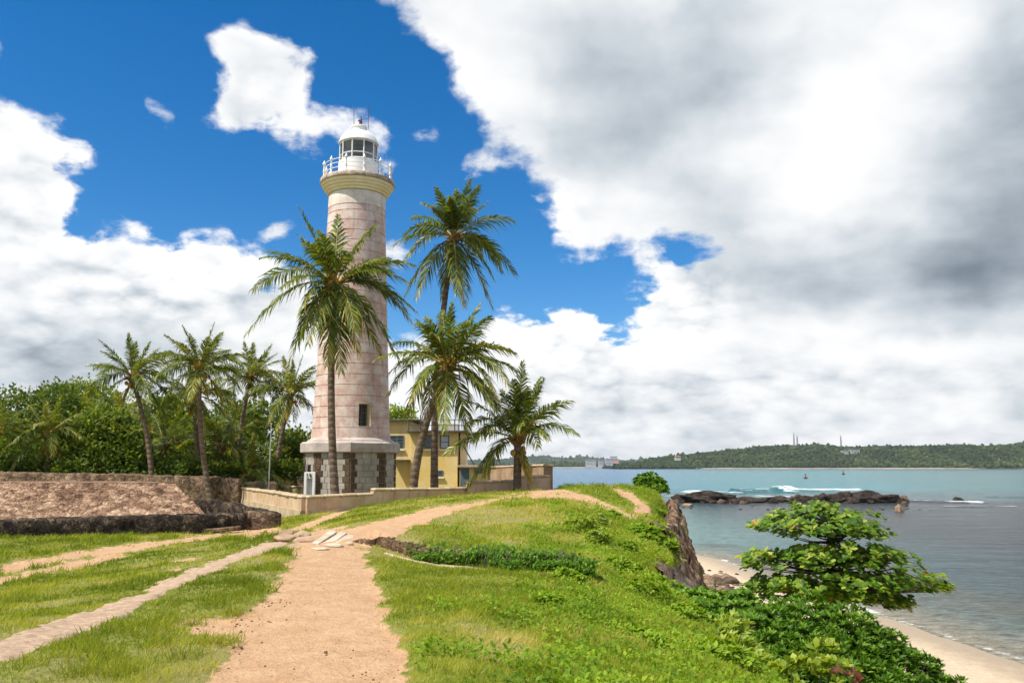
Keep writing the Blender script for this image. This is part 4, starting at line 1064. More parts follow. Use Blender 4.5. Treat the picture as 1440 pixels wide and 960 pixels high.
# ------------------------------------------------------------------ old gun platform at left
def rough_strip(name, pts, th, zlow, mat, parent, amp=.05, rnd=.16, res=.14, origin=None):
    """rough-topped rounded masonry wall with an uneven surface"""
    V = []; P_ = []
    for i in range(len(pts) - 1):
        a, c_ = np.array(pts[i], float), np.array(pts[i + 1], float); n = max(1, int(np.linalg.norm(c_ - a) / res))
        P_ += [a + (c_ - a) * k / n for k in range(n)]
    P_.append(np.array(pts[-1], float)); n = len(P_)
    sec = lambda zt_: [(-.5, zlow), (-.5, zlow + (zt_ - zlow) * .35), (-.5, zlow + (zt_ - zlow) * .7), (-.49, zt_ - rnd), (-.40, zt_ - rnd * .35), (-.25, zt_ - .02), (0, zt_), (.25, zt_ - .02), (.40, zt_ - rnd * .35), (.49, zt_ - rnd), (.5, zlow + (zt_ - zlow) * .5), (.5, zlow)]
    for i, p_ in enumerate(P_):
        d = P_[min(i + 1, n - 1)][:2] - P_[max(i - 1, 0)][:2]; d /= np.linalg.norm(d) + 1e-9; nn = np.array((-d[1], d[0]))
        for j, (o_, z_) in enumerate(sec(p_[2])):
            q = mnoise.noise((p_[0] * .9 + j * .4, p_[1] * .9, z_ * 1.1)) * amp + mnoise.noise((p_[0] * 3 + j, p_[1] * 3, z_ * 3)) * amp * .8 + mnoise.noise((p_[0] * 7 + j * 3, p_[1] * 7, z_ * 7)) * amp * .6
            V.append((p_[0] + nn[0] * (o_ * th + q), p_[1] + nn[1] * (o_ * th + q), z_ + (q * .8 if z_ > zlow else 0)))
    m_ = 12; Fq = [(i * m_ + j, (i + 1) * m_ + j, (i + 1) * m_ + j + 1, i * m_ + j + 1) for i in range(n - 1) for j in range(m_ - 1)]
    Fq += [tuple(range(m_)), tuple(range((n - 1) * m_, n * m_))[::-1]]
    return mesh_np(name, np.array(V), Fq, mat, parent, True, origin=origin)
gp = thing('gun_platform', wp(150, 750, 34), 'old stone gun platform with a sloping brown face', 'platform')
A, B_, Cc, D = P(-120, 679, 34.6), P(246, 679, 35.4), P(288, 722, 33.6), P(-120, 733, 32.2)
nU, nV = 160, 40; V = []
for j in range(nV + 1):
    for i in range(nU + 1):
        s_, t_ = i / nU, j / nV
        q = (A * (1 - s_) + B_ * s_) * (1 - t_) + (D * (1 - s_) + Cc * s_) * t_
        V.append(q + np.array((0, 0, mnoise.noise(q * .9) * .05 + mnoise.noise(q * 3.3) * .04 + mnoise.noise(q * 8) * .03)))
Fq = [(j * (nU + 1) + i, (j + 1) * (nU + 1) + i, (j + 1) * (nU + 1) + i + 1, j * (nU + 1) + i + 1) for j in range(nV) for i in range(nU)]
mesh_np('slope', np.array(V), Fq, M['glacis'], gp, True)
b = MB(); e = np.array((0, 0, -1.6)); back = np.array((-3.2, 4.5, 0))
b.add([B_, Cc, Cc + e, B_ + back + e, B_ + back], [(0, 1, 2, 3, 4)]); b.add([A, B_, B_ + back, A + back], [(0, 1, 2, 3)]); b.add([B_ + back, A + back, A + back + e, B_ + back + e], [(0, 1, 2, 3)])
b.build('sides', M['glacis'], gp)
fwall = thing('parapet_wall', wp(150, 755, 31), 'low blackened stone wall in front of the gun platform', 'wall')
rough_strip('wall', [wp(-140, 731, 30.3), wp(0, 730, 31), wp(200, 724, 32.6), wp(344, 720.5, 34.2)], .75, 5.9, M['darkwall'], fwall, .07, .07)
rough_strip('patched_end', [wp(344.5, 719, 34.3), wp(372, 718.5, 34.5), wp(388, 722, 35.0)], .8, 5.9, M['rubble'], fwall, .09, .08)
sidew = thing('side_wall', wp(340, 720, 38), 'low dark stone wall closing the pit right of the gun platform', 'wall')
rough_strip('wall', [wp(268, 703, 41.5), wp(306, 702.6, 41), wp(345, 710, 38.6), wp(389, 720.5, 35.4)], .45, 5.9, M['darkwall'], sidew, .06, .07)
rearw = thing('rampart_wall', wp(150, 690, 58), 'long rough brown stone wall behind the gun platform', 'wall')
rough_strip('wall', [wp(-160, 660.5, 56), wp(0, 663.5, 57), wp(170, 666.5, 58), wp(341, 671.5, 59.5)], 1.4, 5.4, M['rubble'], rearw, .16, .08, .22)

# ------------------------------------------------------------------ low retaining wall and concrete strip across the mound
rw = thing('retaining_wall', tuple(WFOOT[0]), 'low brown stone retaining wall below the grassy mound, half hidden by ivy', 'wall')
pts = []
for i in range(25):
    t = i / 24 * (len(WFOOT) - 1); k = min(int(t), len(WFOOT) - 2); q = WFOOT[k] + (WFOOT[k + 1] - WFOOT[k]) * (t - k)
    d = WFOOT[k + 1] - WFOOT[k]; nn = np.array((-d[1], d[0], 0)); nn /= np.linalg.norm(nn); q = q + nn * .06
    al_ = sstep(-.04, .22, i / 24); zf_ = ground_z(*(q - nn * .2)[:2]); zt_ = min(zf_ + .04 + .22 * al_ + .03 * math.sin(i * 2.3), ground_z(*(q + nn * .4)[:2]) + .02); pts.append((q[0], q[1], zt_))
rough_strip('wall', pts, .20, 6.4, M['bank'], rw, .05, .025, .06)
g = []
for i in range(5, 25):
    t = i / 24 * (len(WFOOT) - 1); k = min(int(t), len(WFOOT) - 2); q = WFOOT[k] + (WFOOT[k + 1] - WFOOT[k]) * (t - k)
    d = WFOOT[k + 1] - WFOOT[k]; nn = np.array((-d[1], d[0], 0)); nn /= np.linalg.norm(nn); q = q - nn * (.30 + .02 * math.sin(i * 1.7))
    g.append((q[0], q[1], ground_z(q[0], q[1]) + .035))
gut = thing('gutter_edge', g[0], 'pale concrete gutter edge along the foot of the retaining wall', 'kerb')
rough_strip('edge', g, .09, 6.3, M['coping'], gut, .02, .03, .15)

# broken slabs, rubble edge stones
slabs = [((985, 750), (1040, 760), (880, 870), (830, 858), 'leftmost'), ((1075, 764), (1127, 771), (968, 886), (900, 872), 'middle'), ((1128, 783), (1187, 800), (1076, 888), (1010, 862), 'rightmost')]
for i, (a, b_, c_, d_, nm) in enumerate(slabs):
    Q = []
    for (u_, v_), Y, dz in ((a, 21.0, .10), (b_, 21.0, .12), (c_, 19.3, .06), (d_, 19.35, .05)):
        q = P(300 + u_ / 6, 620 + v_ / 6, Y); Q.append(np.array(q))
    th = np.array((0, 0, -.075)); b = MB(); cen = sum(Q) / 4
    n_ = 6; V = []
    for j in range(n_ + 1):
        t_ = j / n_
        l_ = Q[0] * (1 - t_) + Q[3] * t_; r_ = Q[1] * (1 - t_) + Q[2] * t_
        ja = np.array((mnoise.noise((j * 1.7, i * 5, 0)) * .03, 0, 0)); jb = np.array((mnoise.noise((j * 1.7, i * 5, 9)) * .03, 0, 0))
        V += [l_ + ja, r_ + jb, l_ + ja + th, r_ + jb + th]
    Fq = []
    for j in range(n_):
        a4, b4 = 4 * j, 4 * j + 4
        Fq += [(a4, b4, b4 + 1, a4 + 1), (a4 + 2, a4 + 3, b4 + 3, b4 + 2), (a4, a4 + 2, b4 + 2, b4), (a4 + 1, b4 + 1, b4 + 3, a4 + 3)]
    Fq += [(0, 1, 3, 2), (4 * n_, 4 * n_ + 2, 4 * n_ + 3, 4 * n_ + 1)]
    b.add(V, Fq); o = b.build('concrete_slab', M['concrete'], origin=tuple(cen))
    tag(o, f'long tilted concrete slab bridging the gutter, {nm} of the three', 'slab', 'broken slabs over the gutter')
def rock_mesh(name, loc, size, mat, seed, parent=None, sub=3, amp=.35, flat=1.0, rot=0.0, crag=1.0):
    import bmesh
    bm = bmesh.new(); bmesh.ops.create_icosphere(bm, subdivisions=sub, radius=1.0)
    V = []; cr, sr = math.cos(rot), math.sin(rot)
    for v in bm.verts:
        d = np.array(v.co)
        n = mnoise.fractal(Vector(d * 1.1) + Vector((seed * 7.3, seed * 3.1, 0)), 1.0, 2.0, 4) * amp
        n += (abs(mnoise.noise(Vector(d * 2.3) + Vector((seed, 0, 5)))) - .2) * amp * .9 * crag + (abs(mnoise.noise(Vector(d * 5.5) + Vector((seed, 4, 5)))) - .2) * amp * .45 * crag
        q = d * (1 + n)
        # chisel a few planes
        for k in range(5):
            pn = np.array(mnoise.random_unit_vector()) if False else np.array((math.sin(seed * 12.9 + k * 4.1), math.cos(seed * 7.7 + k * 2.3), math.sin(seed * 3.3 + k * 5.9)))
            pn /= np.linalg.norm(pn); e_ = np.dot(q, pn) - .78
            if e_ > 0: q = q - pn * e_ * .85
        q = q * np.array(size) * np.array((1, 1, flat))
        V.append((loc[0] + q[0] * cr - q[1] * sr, loc[1] + q[0] * sr + q[1] * cr, loc[2] + q[2]))
    Fq = [tuple(v.index for v in f.verts) for f in bm.faces]; bm.free()
    return mesh_np(name, np.array(V), Fq, mat, parent, True, origin=loc)
for i, (px, py, Y, sx, sy, sz, lab) in enumerate([(402, 757, 20.6, .30, .34, .10, 'brown broken edge stone at the end of the kerb strip'), (424, 751, 21.5, .26, .26, .13, 'dark chunk of stone beside the broken paving'), (412, 745, 23.0, .35, .35, .12, 'upright jagged stone on the path edge near the yard wall'),
        (445, 757, 20.6, .62, .5, .09, 'wide flat broken paving stone beside the concrete slabs'), (470, 768, 18.9, .2, .14, .06, 'small flat stone in front of the concrete slabs'), (452, 771, 18.4, .22, .12, .04, 'thin crumbled stone lying on the sandy path below the slabs'), (492, 767, 19.2, .09, .08, .07, 'little pale stone under the rightmost slab')]):
    q = P(px, py, Y); z_ = ground_z(q[0], q[1]); o = rock_mesh('broken_stone', (q[0], q[1], z_ + sz * .25), (sx, sy, sz), M['white'] if 'white' in lab else M['bastion' if i < 4 else 'concrete'], 40 + i, sub=3, amp=.25)
    tag(o, lab, 'stone')
q = P(327, 736, 34.0); b = MB(); z_ = ground_z(q[0], q[1] - 1.1)
b.box((q[0], q[1] - 1.1, z_ + .16), (.62, .12, .05), (-.05, .25, 0), (0, 0, .06), .02); o = b.build('stone_block', M['rubble'], origin=(q[0], q[1] - 1.1, z_)); tag(o, 'loose flat stone block leaning by the low blackened wall', 'stone')

# ------------------------------------------------------------------ cliff face of the point, broken into upright ribs
def cliff_face(pts, name, label, seed, top_drop, foot, lean, res=.11):
    V = []; n = 0; cols_ = []
    for i in range(len(pts) - 1):
        a, c_ = np.array(pts[i], float), np.array(pts[i + 1], float); m_ = max(2, int(np.linalg.norm(c_ - a) / res)); cols_ += [a + (c_ - a) * k / m_ for k in range(m_)]
    cols_ = np.array(cols_ + [np.array(pts[-1], float)]); n = len(cols_); NV = 44
    s_ = np.concatenate(([0], np.cumsum(np.linalg.norm(np.diff(cols_, axis=0), axis=1))))
    d = np.gradient(cols_, axis=0); d /= np.linalg.norm(d, axis=1, keepdims=True); nn = np.stack([d[:, 1], -d[:, 0]], -1)
    for i in range(n):
        x, y = cols_[i]; zt_ = ground_z(x - nn[i, 0] * 1.7, y - nn[i, 1] * 1.7) - top_drop; zb_ = foot(y)
        for j in range(NV + 1):
            f = j / NV; z = zt_ + (zb_ - zt_) * f
            rib = 1 - abs(2 * mnoise.noise((s_[i] * .75, z * .16, seed)) ); rib2 = 1 - abs(2 * mnoise.noise((s_[i] * 2.1 + 3, z * .45, seed + 5))); gr = mnoise.fractal(Vector((s_[i] * 1.6, z * 1.3, seed + 9)), 1.0, 2.0, 4)
            led = math.floor(z * 1.3 + 1.5 * mnoise.noise((s_[i] * .5, 0, seed + 2))) * .12
            o_ = -.9 + lean * (f ** .8) + .75 * rib + .30 * rib2 + .22 * gr - led * .2
            if f < .08: o_ -= (1 - f / .08) * .9
            xv, yv, zv_ = x + nn[i, 0] * o_, y + nn[i, 1] * o_, z + gr * .08
            if o_ < -.25: zv_ = min(zv_, ground_z(xv, yv) - .06)
            zv_ = min(zv_, zt_ - .10 - .55 * max(0, o_ + .5))
            V.append((xv, yv, zv_))
    Fq = np.array([(i * (NV + 1) + j, i * (NV + 1) + j + 1, (i + 1) * (NV + 1) + j + 1, (i + 1) * (NV + 1) + j) for i in range(n - 1) for j in range(NV)])
    o = mesh_np(name, np.array(V), Fq, M['cliff'], None, False); tag(o, label, 'cliff', kind='structure')
m, nt = new_mat('cliff_rock'); p = nt.pos(); rc = nt.mapping(p, scale=(1.6, 1.6, .4)); rn = nt.noise(rc, 2.0, 9, .68); r2 = nt.noise(p, 11, 5, .7)
c = nt.ramp(nt.math('ADD', nt.math('MULTIPLY', rn, .8), nt.math('MULTIPLY', r2, .22)), [(.40, (.028, .017, .010)), (.47, (.10, .06, .036)), (.54, (.23, .15, .095)), (.64, (.48, .38, .28))])
c = nt.mix(nt.rng(nt.noise(p, .8, 5, .65), 0.58, .66, 0, .7), c, nt.mix(r2, (.06, .09, .015), (.16, .19, .04)))
finish(nt, principled(nt, c, .95, .12, nt.bump(nt.math('ADD', rn, nt.math('MULTIPLY', r2, .5)), .9, .08)).outputs[0]); M['cliff'] = m
cliff_face([(5.2, 31.5), (6.5, 37), (8.2, 44), (9.7, 52), (10.5, 56.5), (10.6, 59), (9.9, 62)], 'cliff', 'brown rock cliff of upright ribs under the grassy point', 3, .12, lambda y: float(np.interp(y, [31, 40, 50, 62], [2.6, 1.9, 1.1, .7])), 1.9)
cliff_face([(3.55, 21.2), (4.1, 23.6), (4.5, 25.6), (4.9, 27.6)], 'cliff', 'short band of dark upright rock below the hanging shrub', 8, .25, lambda y: ground_z(5.6, y) - .3, .7, .08)

# ------------------------------------------------------------------ rocks of the reef, the cliff foot
reef = []
rq = random.Random(5)
big = [(1008, 699, 52, 10.5, 'long low dark rock at the left end of the reef'), (1057, 698, 22, 5, None), (1190, 694, 25, 8.5, 'tall dark boulder in the middle of the reef'), (1150, 691, 10, 7, None), (1225, 697, 38, 9.5, 'broad brown rock at the right end of the reef'),
       (1255, 699, 16, 6, None), (1100, 700, 16, 5.5, None), (1122, 700, 14, 6, None), (1140, 699, 14, 7, None), (1165, 700, 16, 7.5, None), (1205, 701, 16, 7, None), (1085, 702, 12, 4, None), (1040, 702, 25, 4, None), (975, 703, 16, 4, None), (955, 701, 8, 3, None), (1268, 702, 10, 3.5, None)]
for i, (px, py, hw, h, lab) in enumerate(big):
    wpz = PZ(px, 705.5 + rq.uniform(-.6, .8), 0); k = depth(wpz[1], 0) / F
    o = rock_mesh('reef_rock', (wpz[0], wpz[1] + 2, .1), (hw * k, hw * k * .6 + 1.2, h * k * 1.2), M['rock'], i, sub=4, amp=.62)
    tag(o, lab or 'dark rounded boulder in the line of reef rocks offshore', 'rock', 'rocks of the reef')
for i in range(60):
    px = rq.uniform(948, 1280); wpz = PZ(px, 706 + rq.uniform(-1.5, 1.8), 0); k = depth(wpz[1], 0) / F; hw = rq.uniform(2.5, 9)
    o = rock_mesh('reef_rock', (wpz[0], wpz[1], .05), (hw * k, hw * k * .7, hw * k * rq.uniform(.35, .8)), M['rockbr' if i % 4 == 0 else 'rock'], 100 + i, sub=3, amp=.55, rot=rq.uniform(0, 3))
    tag(o, 'dark rounded boulder in the line of reef rocks offshore', 'rock', 'rocks of the reef')
for px, py, hw, h, lab, mt in ((1347, 704, 8.5, 4.2, 'lone dark rock in the surf far right of the reef', 'rock'), (1264.5, 718, 7, 6.5, 'small brown rock standing in the lagoon right of the reef', 'rocktan'), (967, 712, 7.5, 3.2, 'tan rock in the lagoon beside the grassy point', 'rocktan'), (1273, 711, 4, 2, 'little dark rock just above the small brown lagoon rock', 'rock')):
    wpz = PZ(px, py, 0); k = depth(wpz[1], 0) / F
    o = rock_mesh('lone_rock', (wpz[0], wpz[1], .05), (hw * k, hw * k * .8, h * k * 1.3), M[mt], 200 + px, sub=3, amp=.35); tag(o, lab, 'rock')
for i in range(46):
    px = rq.uniform(1080, 1320); wpz = PZ(px, rq.uniform(714, 719), 0)
    if i < 14: wpz = PZ(rq.uniform(940, 1080), rq.uniform(709, 716), 0)
    k = depth(wpz[1], 0) / F; hw = rq.uniform(1.2, 3.4)
    o = rock_mesh('awash_rock', (wpz[0], wpz[1], -.05), (hw * k, hw * k, hw * k * .4), M['rock'], 300 + i, sub=2); tag(o, 'small dark stone just breaking the lagoon surface', 'rock', 'stones awash in the lagoon')
for i in range(40):
    Y = rq.uniform(52, 70); x_ = np.interp(Y, [45, 54, 58.5, 63, 70], [8.6, 10.2, 11.0, 11.6, 12.0]) + 1.2 + abs(rq.gauss(0, 1.5)); z_ = ground_z(x_, Y)
    if z_ > 2.2: continue
    s_ = rq.uniform(.3, .8); o = rock_mesh('cliff_boulder', (x_, Y, z_ + s_ * .12), (s_, s_ * .8, s_ * rq.uniform(.45, .7)), M['rocktan' if i % 3 == 0 else 'rockbr'], 400 + i, sub=3, amp=.4, rot=rq.uniform(0, 3))
    tag(o, 'tumbled brown boulder on the beach at the cliff foot', 'rock', 'boulders at the cliff foot')
for i in range(30):
    px = rq.uniform(975, 1075); py = rq.uniform(800, 836); q = ground_at(px, py)
    if q is None or q[2] > 2.5: continue
    s_ = rq.uniform(.08, .28); o = rock_mesh('beach_stone', (q[0], q[1], q[2] + s_ * .1), (s_, s_ * .8, s_ * .5), M['rocktan' if i % 2 else 'rock'], 500 + i, sub=2); tag(o, 'small stone scattered on the pale beach sand', 'rock', 'stones on the beach')
# driftwood stump in the lagoon
q = PZ(1117, 713, 0); k = depth(q[1], 0) / F; o_ = thing('driftwood_stump', tuple(q), 'dead branching stump standing in the shallow lagoon before the reef', 'driftwood'); b = MB()
for pts in ([(-6, 0), (-3, 2), (0, 5)], [(-3, 0), (-1, 4), (-3, 9), (-2, 13)], [(2, 0), (1, 5), (4, 10), (3, 14)], [(1, 4), (6, 6), (8, 9)], [(-2, 6), (-6, 10)], [(4, 1), (7, 0)]): b.tube([(q[0] + x_ * k, q[1] + x_ * .3 * k, z_ * k * .8 - .1) for x_, z_ in pts], [1.2 * k * (1 - .6 * j / max(1, len(pts) - 1)) for j in range(len(pts))], 6)
b.build('branches', simple('driftwood', (0.06, 0.045, 0.035), .9, .1, .3, 3), o_)
# buoys
for px, py, s_, lab in ((1133, 672.5, 1.0, 'larger orange and black buoy floating beyond the reef'), (1186, 667, .8, 'smaller buoy farther out right of the larger one')):
    q = PZ(px, py, 0); k = depth(q[1], 0) / F; t = thing('buoy', tuple(q), lab, 'buoy', 'buoys in the bay'); b = MB()
    b.lathe(q[0], q[1], [(2.2 * k * s_, -.3), (3 * k * s_, .6), (2.6 * k * s_, 1.8 * k), (1.0 * k * s_, 2.4 * k)], 14); b.build('float', simple('buoy_orange', (0.16, 0.05, 0.025), .5, .3, .2, 3), t, smooth=True)
    b = MB(); b.lathe(q[0], q[1], [(.8 * k * s_, 2.4 * k), (.5 * k * s_, 5 * k * s_), (1.2 * k * s_, 5.1 * k * s_), (1.0 * k * s_, 6.4 * k * s_)], 10); b.build('top_mark', M['metal'], t)
# ------------------------------------------------------------------ far shore
def ridge_mesh(name, prof, Y0, depth_m, label, cols, seed, crown, back=1.0):
    """prof: (px, py) skyline; base at the water Y0; forest of lumpy crowns grown on it"""
    pxs = np.array([p_[0] for p_ in prof], float); pys = np.array([p_[1] for p_ in prof], float)
    x0 = float(P(pxs[0], 650, Y0)[0]); x1 = float(P(pxs[-1], 650, Y0)[0])
    nx, ny = 160, 14
    xs = np.linspace(x0, x1, nx)
    def hgt(x, t):
        Yr = Y0 + depth_m
        px = 720 + x / depth(Yr, 40) * F
        top = np.interp(px, pxs, pys)
        zt_ = H + (HORIZON - top) / F * Yr * 1.0
        zt_ = zt_ - crown * 0.9
        n = fbm(x / 160.0, t * 2.2 + seed, seed, 3) - .5
        prof_ = np.where(t < 1, sstep(-0.15, 1.0, t) * 0.97 + .03 * t, 1 - (t - 1) ** 2 * .4)
        return np.maximum(zt_, 0) * np.clip(prof_ + n * .35 * np.sin(np.clip(t, 0, 1) * math.pi), 0.0, 1.1) - 1.5 * (1 - np.clip(t * 8, 0, 1))
    ts = np.linspace(0, 1.6, ny)
    XX, TT = np.meshgrid(xs, ts, indexing='ij'); ZZ = hgt(XX, TT); YY = Y0 + depth_m * TT + (fbm(XX / 220, TT * 0 + 3, seed + 4, 3) - .5) * depth_m * .5
    ii = np.arange(nx * ny).reshape(nx, ny); q = np.stack([ii[:-1, :-1], ii[1:, :-1], ii[1:, 1:], ii[:-1, 1:]], -1).reshape(-1, 4)
    o = mesh_np('hill' if 'headland' in label else 'far_hills', np.stack([XX, YY, ZZ], -1).reshape(-1, 3), q, cols[0], smooth=True); tag(o, label, 'hill', kind='structure')
    # crowns
    rg = np.random.default_rng(seed); N = int((x1 - x0) * depth_m * 1.25 / (crown * crown * 1.5)); N = min(N, 16000)
    t = rg.uniform(0.02, 1.12, N); x = rg.uniform(x0, x1, N)
    z = hgt(x, t); y = Y0 + depth_m * t + (fbm(x / 220, t * 0 + 3, seed + 4, 3) - .5) * depth_m * .5
    ph = (1 + 5 ** .5) / 2
    iv = np.array([(-1, ph, 0), (1, ph, 0), (-1, -ph, 0), (1, -ph, 0), (0, -1, ph), (0, 1, ph), (0, -1, -ph), (0, 1, -ph), (ph, 0, -1), (ph, 0, 1), (-ph, 0, -1), (-ph, 0, 1)]) / math.sqrt(1 + ph * ph)
    fv = np.array([(0, 11, 5), (0, 5, 1), (0, 1, 7), (0, 7, 10), (0, 10, 11), (1, 5, 9), (5, 11, 4), (11, 10, 2), (10, 7, 6), (7, 1, 8), (3, 9, 4), (3, 4, 2), (3, 2, 6), (3, 6, 8), (3, 8, 9), (4, 9, 5), (2, 4, 11), (6, 2, 10), (8, 6, 7), (9, 8, 1)])
    s = crown * rg.uniform(.45, 1.05, N) * (0.8 + .5 * fbm(x / 60, t * 6, seed + 8, 2))
    tall = rg.uniform(0, 1, N) < .05
    jit = 1 + rg.uniform(-.3, .3, (N, 12, 1))
    V = iv[None] * jit * s[:, None, None] * np.where(tall, .75, 1)[:, None, None]; V[:, :, 2] *= np.where(tall, 1.7, .85)[:, None]
    V = V + np.stack([x, y, np.maximum(z, .3) + s * .45 + tall * s * .5], -1)[:, None]
    Fq = (fv[None] + 12 * np.arange(N)[:, None, None]).reshape(-1, 3)
    tint = np.repeat(np.clip(rg.normal(.42, .2, N) + (fbm(x / 90, t * 4, seed + 2, 3) - .5) * .8, 0, 1), 12)
    o = mesh_np('forest', V.reshape(-1, 3), Fq, cols[1], smooth=True, attrs={'tint': tint}); tag(o, ('dense dark green forest covering the long headland' if 'headland' in label else 'hazy blue green woods on the distant hills'), 'forest', kind='stuff')
    return hgt, hgt
fh = foliage('forest_leaves', [(0, (0.014, 0.028, 0.010)), (.45, (0.032, 0.052, 0.018)), (.8, (0.065, 0.088, 0.028)), (1, (0.13, 0.13, 0.055))], .1, .9, .1)
hs = simple('hill_soil', (0.08, 0.085, 0.04), .95, .1, .3, .02)
hg1, _ = ridge_mesh('headland', [(868, 656), (900, 650), (930, 642.5), (980, 638), (1010, 634.5), (1050, 631.5), (1075, 627.5), (1110, 626.5), (1160, 626.5), (1200, 629), (1260, 628), (1300, 628.5), (1340, 626), (1380, 628), (1440, 622.5), (1520, 620), (1640, 628)], 2150, 330, 'long low wooded headland across the bay', (hs, fh), 3, 6.0)
hg2, _ = ridge_mesh('distant', [(150, 650), (300, 645), (420, 648), (560, 646), (690, 648), (740, 642.5), (762, 641.5), (790, 645), (818, 642.5), (850, 646.5), (880, 648), (910, 646), (960, 650), (1040, 654)], 5600, 900, 'low distant hills beyond the bay left of the headland', (hs, fh), 9, 16)
hs2 = hs
hg3, _ = ridge_mesh('coastal', [(680, 656), (760, 652), (800, 650.5), (850, 651), (900, 649.5), (950, 652), (1000, 656)], 3300, 260, 'low wooded coastal strip under the distant hills', (hs, fh), 14, 7)
# pale strand along the far shore
b = MB(); pts = [P(x_, 657, Y_) for x_, Y_ in ((740, 3270), (820, 3262), (900, 3000), (935, 2480), (980, 2180), (1070, 2120), (1250, 2115), (1460, 2110))]
V = []; 
for q in pts: V += [(q[0], q[1] - 4, .15), (q[0], q[1] + 26, 3.2)]
b.add(V, [(2 * i, 2 * i + 2, 2 * i + 3, 2 * i + 1) for i in range(len(pts) - 1)])
o = b.build('far_beach', simple('far_sand', (0.27, 0.22, 0.165), .95, .1, .5, .02)); tag(o, 'thin pale strand along the foot of the far shore', 'beach', kind='structure')
bwht = simple('far_white_walls', (0.52, 0.51, 0.50), .8, .2, .08, .05); bred = simple('far_red_roofs', (0.34, 0.15, 0.10), .85, .2, .2, .05); bwin = simple('far_window_band', (0.16, 0.17, 0.19), .5, .4, .1, .05)
def far_block(px0, px1, py0, py1, Y, label, roof=None, floors=3, group=None):
    a, c_ = P(px0, py1, Y), P(px1, py0, Y); t = thing('far_building', ((a[0] + c_[0]) / 2, Y, a[2]), label, 'building', group)
    z0, z1 = a[2] - 6, c_[2]; b = MB(); b.abox((a[0], Y, z0), (c_[0], Y + 14, z1)); b.build('wall', bwht, t)
    b = MB(); fl = (c_[2] - a[2]) / floors
    for k in range(floors): b.abox((a[0] + 1, Y - .25, a[2] + fl * (k + .35)), (c_[0] - 1, Y + .1, a[2] + fl * (k + .68)))
    w_ = b.build('window_bands', bwin, t); w_['kind'] = 'stuff'
    b = MB(); xm = (a[0] + c_[0]) / 2
    if roof == 'red':
        b.add([(a[0] - 1, Y - 1, z1), (c_[0] + 1, Y - 1, z1), (c_[0] + 1, Y + 15, z1), (a[0] - 1, Y + 15, z1), (a[0] + 2, Y + 7, z1 + fl * .9), (c_[0] - 2, Y + 7, z1 + fl * .9)], [(0, 1, 5, 4), (1, 2, 5), (2, 3, 4, 5), (3, 0, 4)])
    else: b.abox((a[0] - .8, Y - .8, z1 + .01), (c_[0] + .8, Y + 14.8, z1 + 1.2))
    b.build('roof', bred if roof == 'red' else bwht, t)
far_block(824, 838, 646.5, 654, 3250, 'long low white building at the left end of the far town', floors=3)
far_block(842, 848.5, 647.5, 654, 3240, 'small white block beside the tall hotel across the bay', floors=3)
far_block(851, 870, 645, 654, 3245, 'broad white hotel block across the bay', floors=4)
far_block(858, 868, 641.5, 645.2, 3252, 'upper storeys of the tall white hotel across the bay', floors=3)
far_block(861, 871, 651, 655.5, 3180, 'red roofed house by the water before the white hotel', 'red', 2)
far_block(1185, 1193, 634, 636.5, 2330, 'left of two pale houses near the top of the headland', floors=2)
far_block(1197, 1209, 632.5, 636.5, 2340, 'larger right one of two pale houses near the top of the headland', floors=2)
far_block(950, 957, 641.5, 644, 2300, 'pale house among trees on the left slope of the headland', 'red', 2)
def mast(px, py0, py1, Y, label):
    a, c_ = P(px, py1, Y), P(px, py0, Y); w_ = 2.2; t = thing('radio_mast', (a[0], Y, a[2]), label, 'mast', 'radio masts on the headland')
    h_ = c_[2] - a[2]; legs = [(-1, -1), (1, -1), (1, 1), (-1, 1)]
    for sx, sy in legs:
        b = MB(); b.tube([(a[0] + sx * w_, Y + sy * w_, a[2] - 4), (a[0] + sx * .5, Y + sy * .5, c_[2])], .42, 4); b.build('leg', mast_m, t)
    b = MB(); n = 7
    for k in range(n):
        f0, f1 = k / n, (k + 1) / n; r0, r1 = w_ + (.5 - w_) * f0, w_ + (.5 - w_) * f1
        for (sx, sy), (tx_, ty_) in zip(legs, legs[1:] + legs[:1]): b.tube([(a[0] + sx * r0, Y + sy * r0, a[2] + h_ * f0), (a[0] + tx_ * r1, Y + ty_ * r1, a[2] + h_ * f1)], .28, 4)
    b.build('bracing', mast_m, t); b = MB(); b.lathe(a[0], Y - 1.2, [(1.5, c_[2] - 6), (1.5, c_[2] - 3.4)], 8); b.build('dish', bwht, t)
mast_m = simple('mast_steel', (0.22, 0.21, 0.22), .6, .3, .2, .2)
mast(1117, 608.5, 628, 2420, 'tall left one of two radio masts side by side on the headland'); mast(1121.5, 612, 628, 2430, 'shorter right one of two radio masts side by side on the headland'); mast(1183, 612, 629, 2420, 'lone radio mast on the headland above the pale houses')
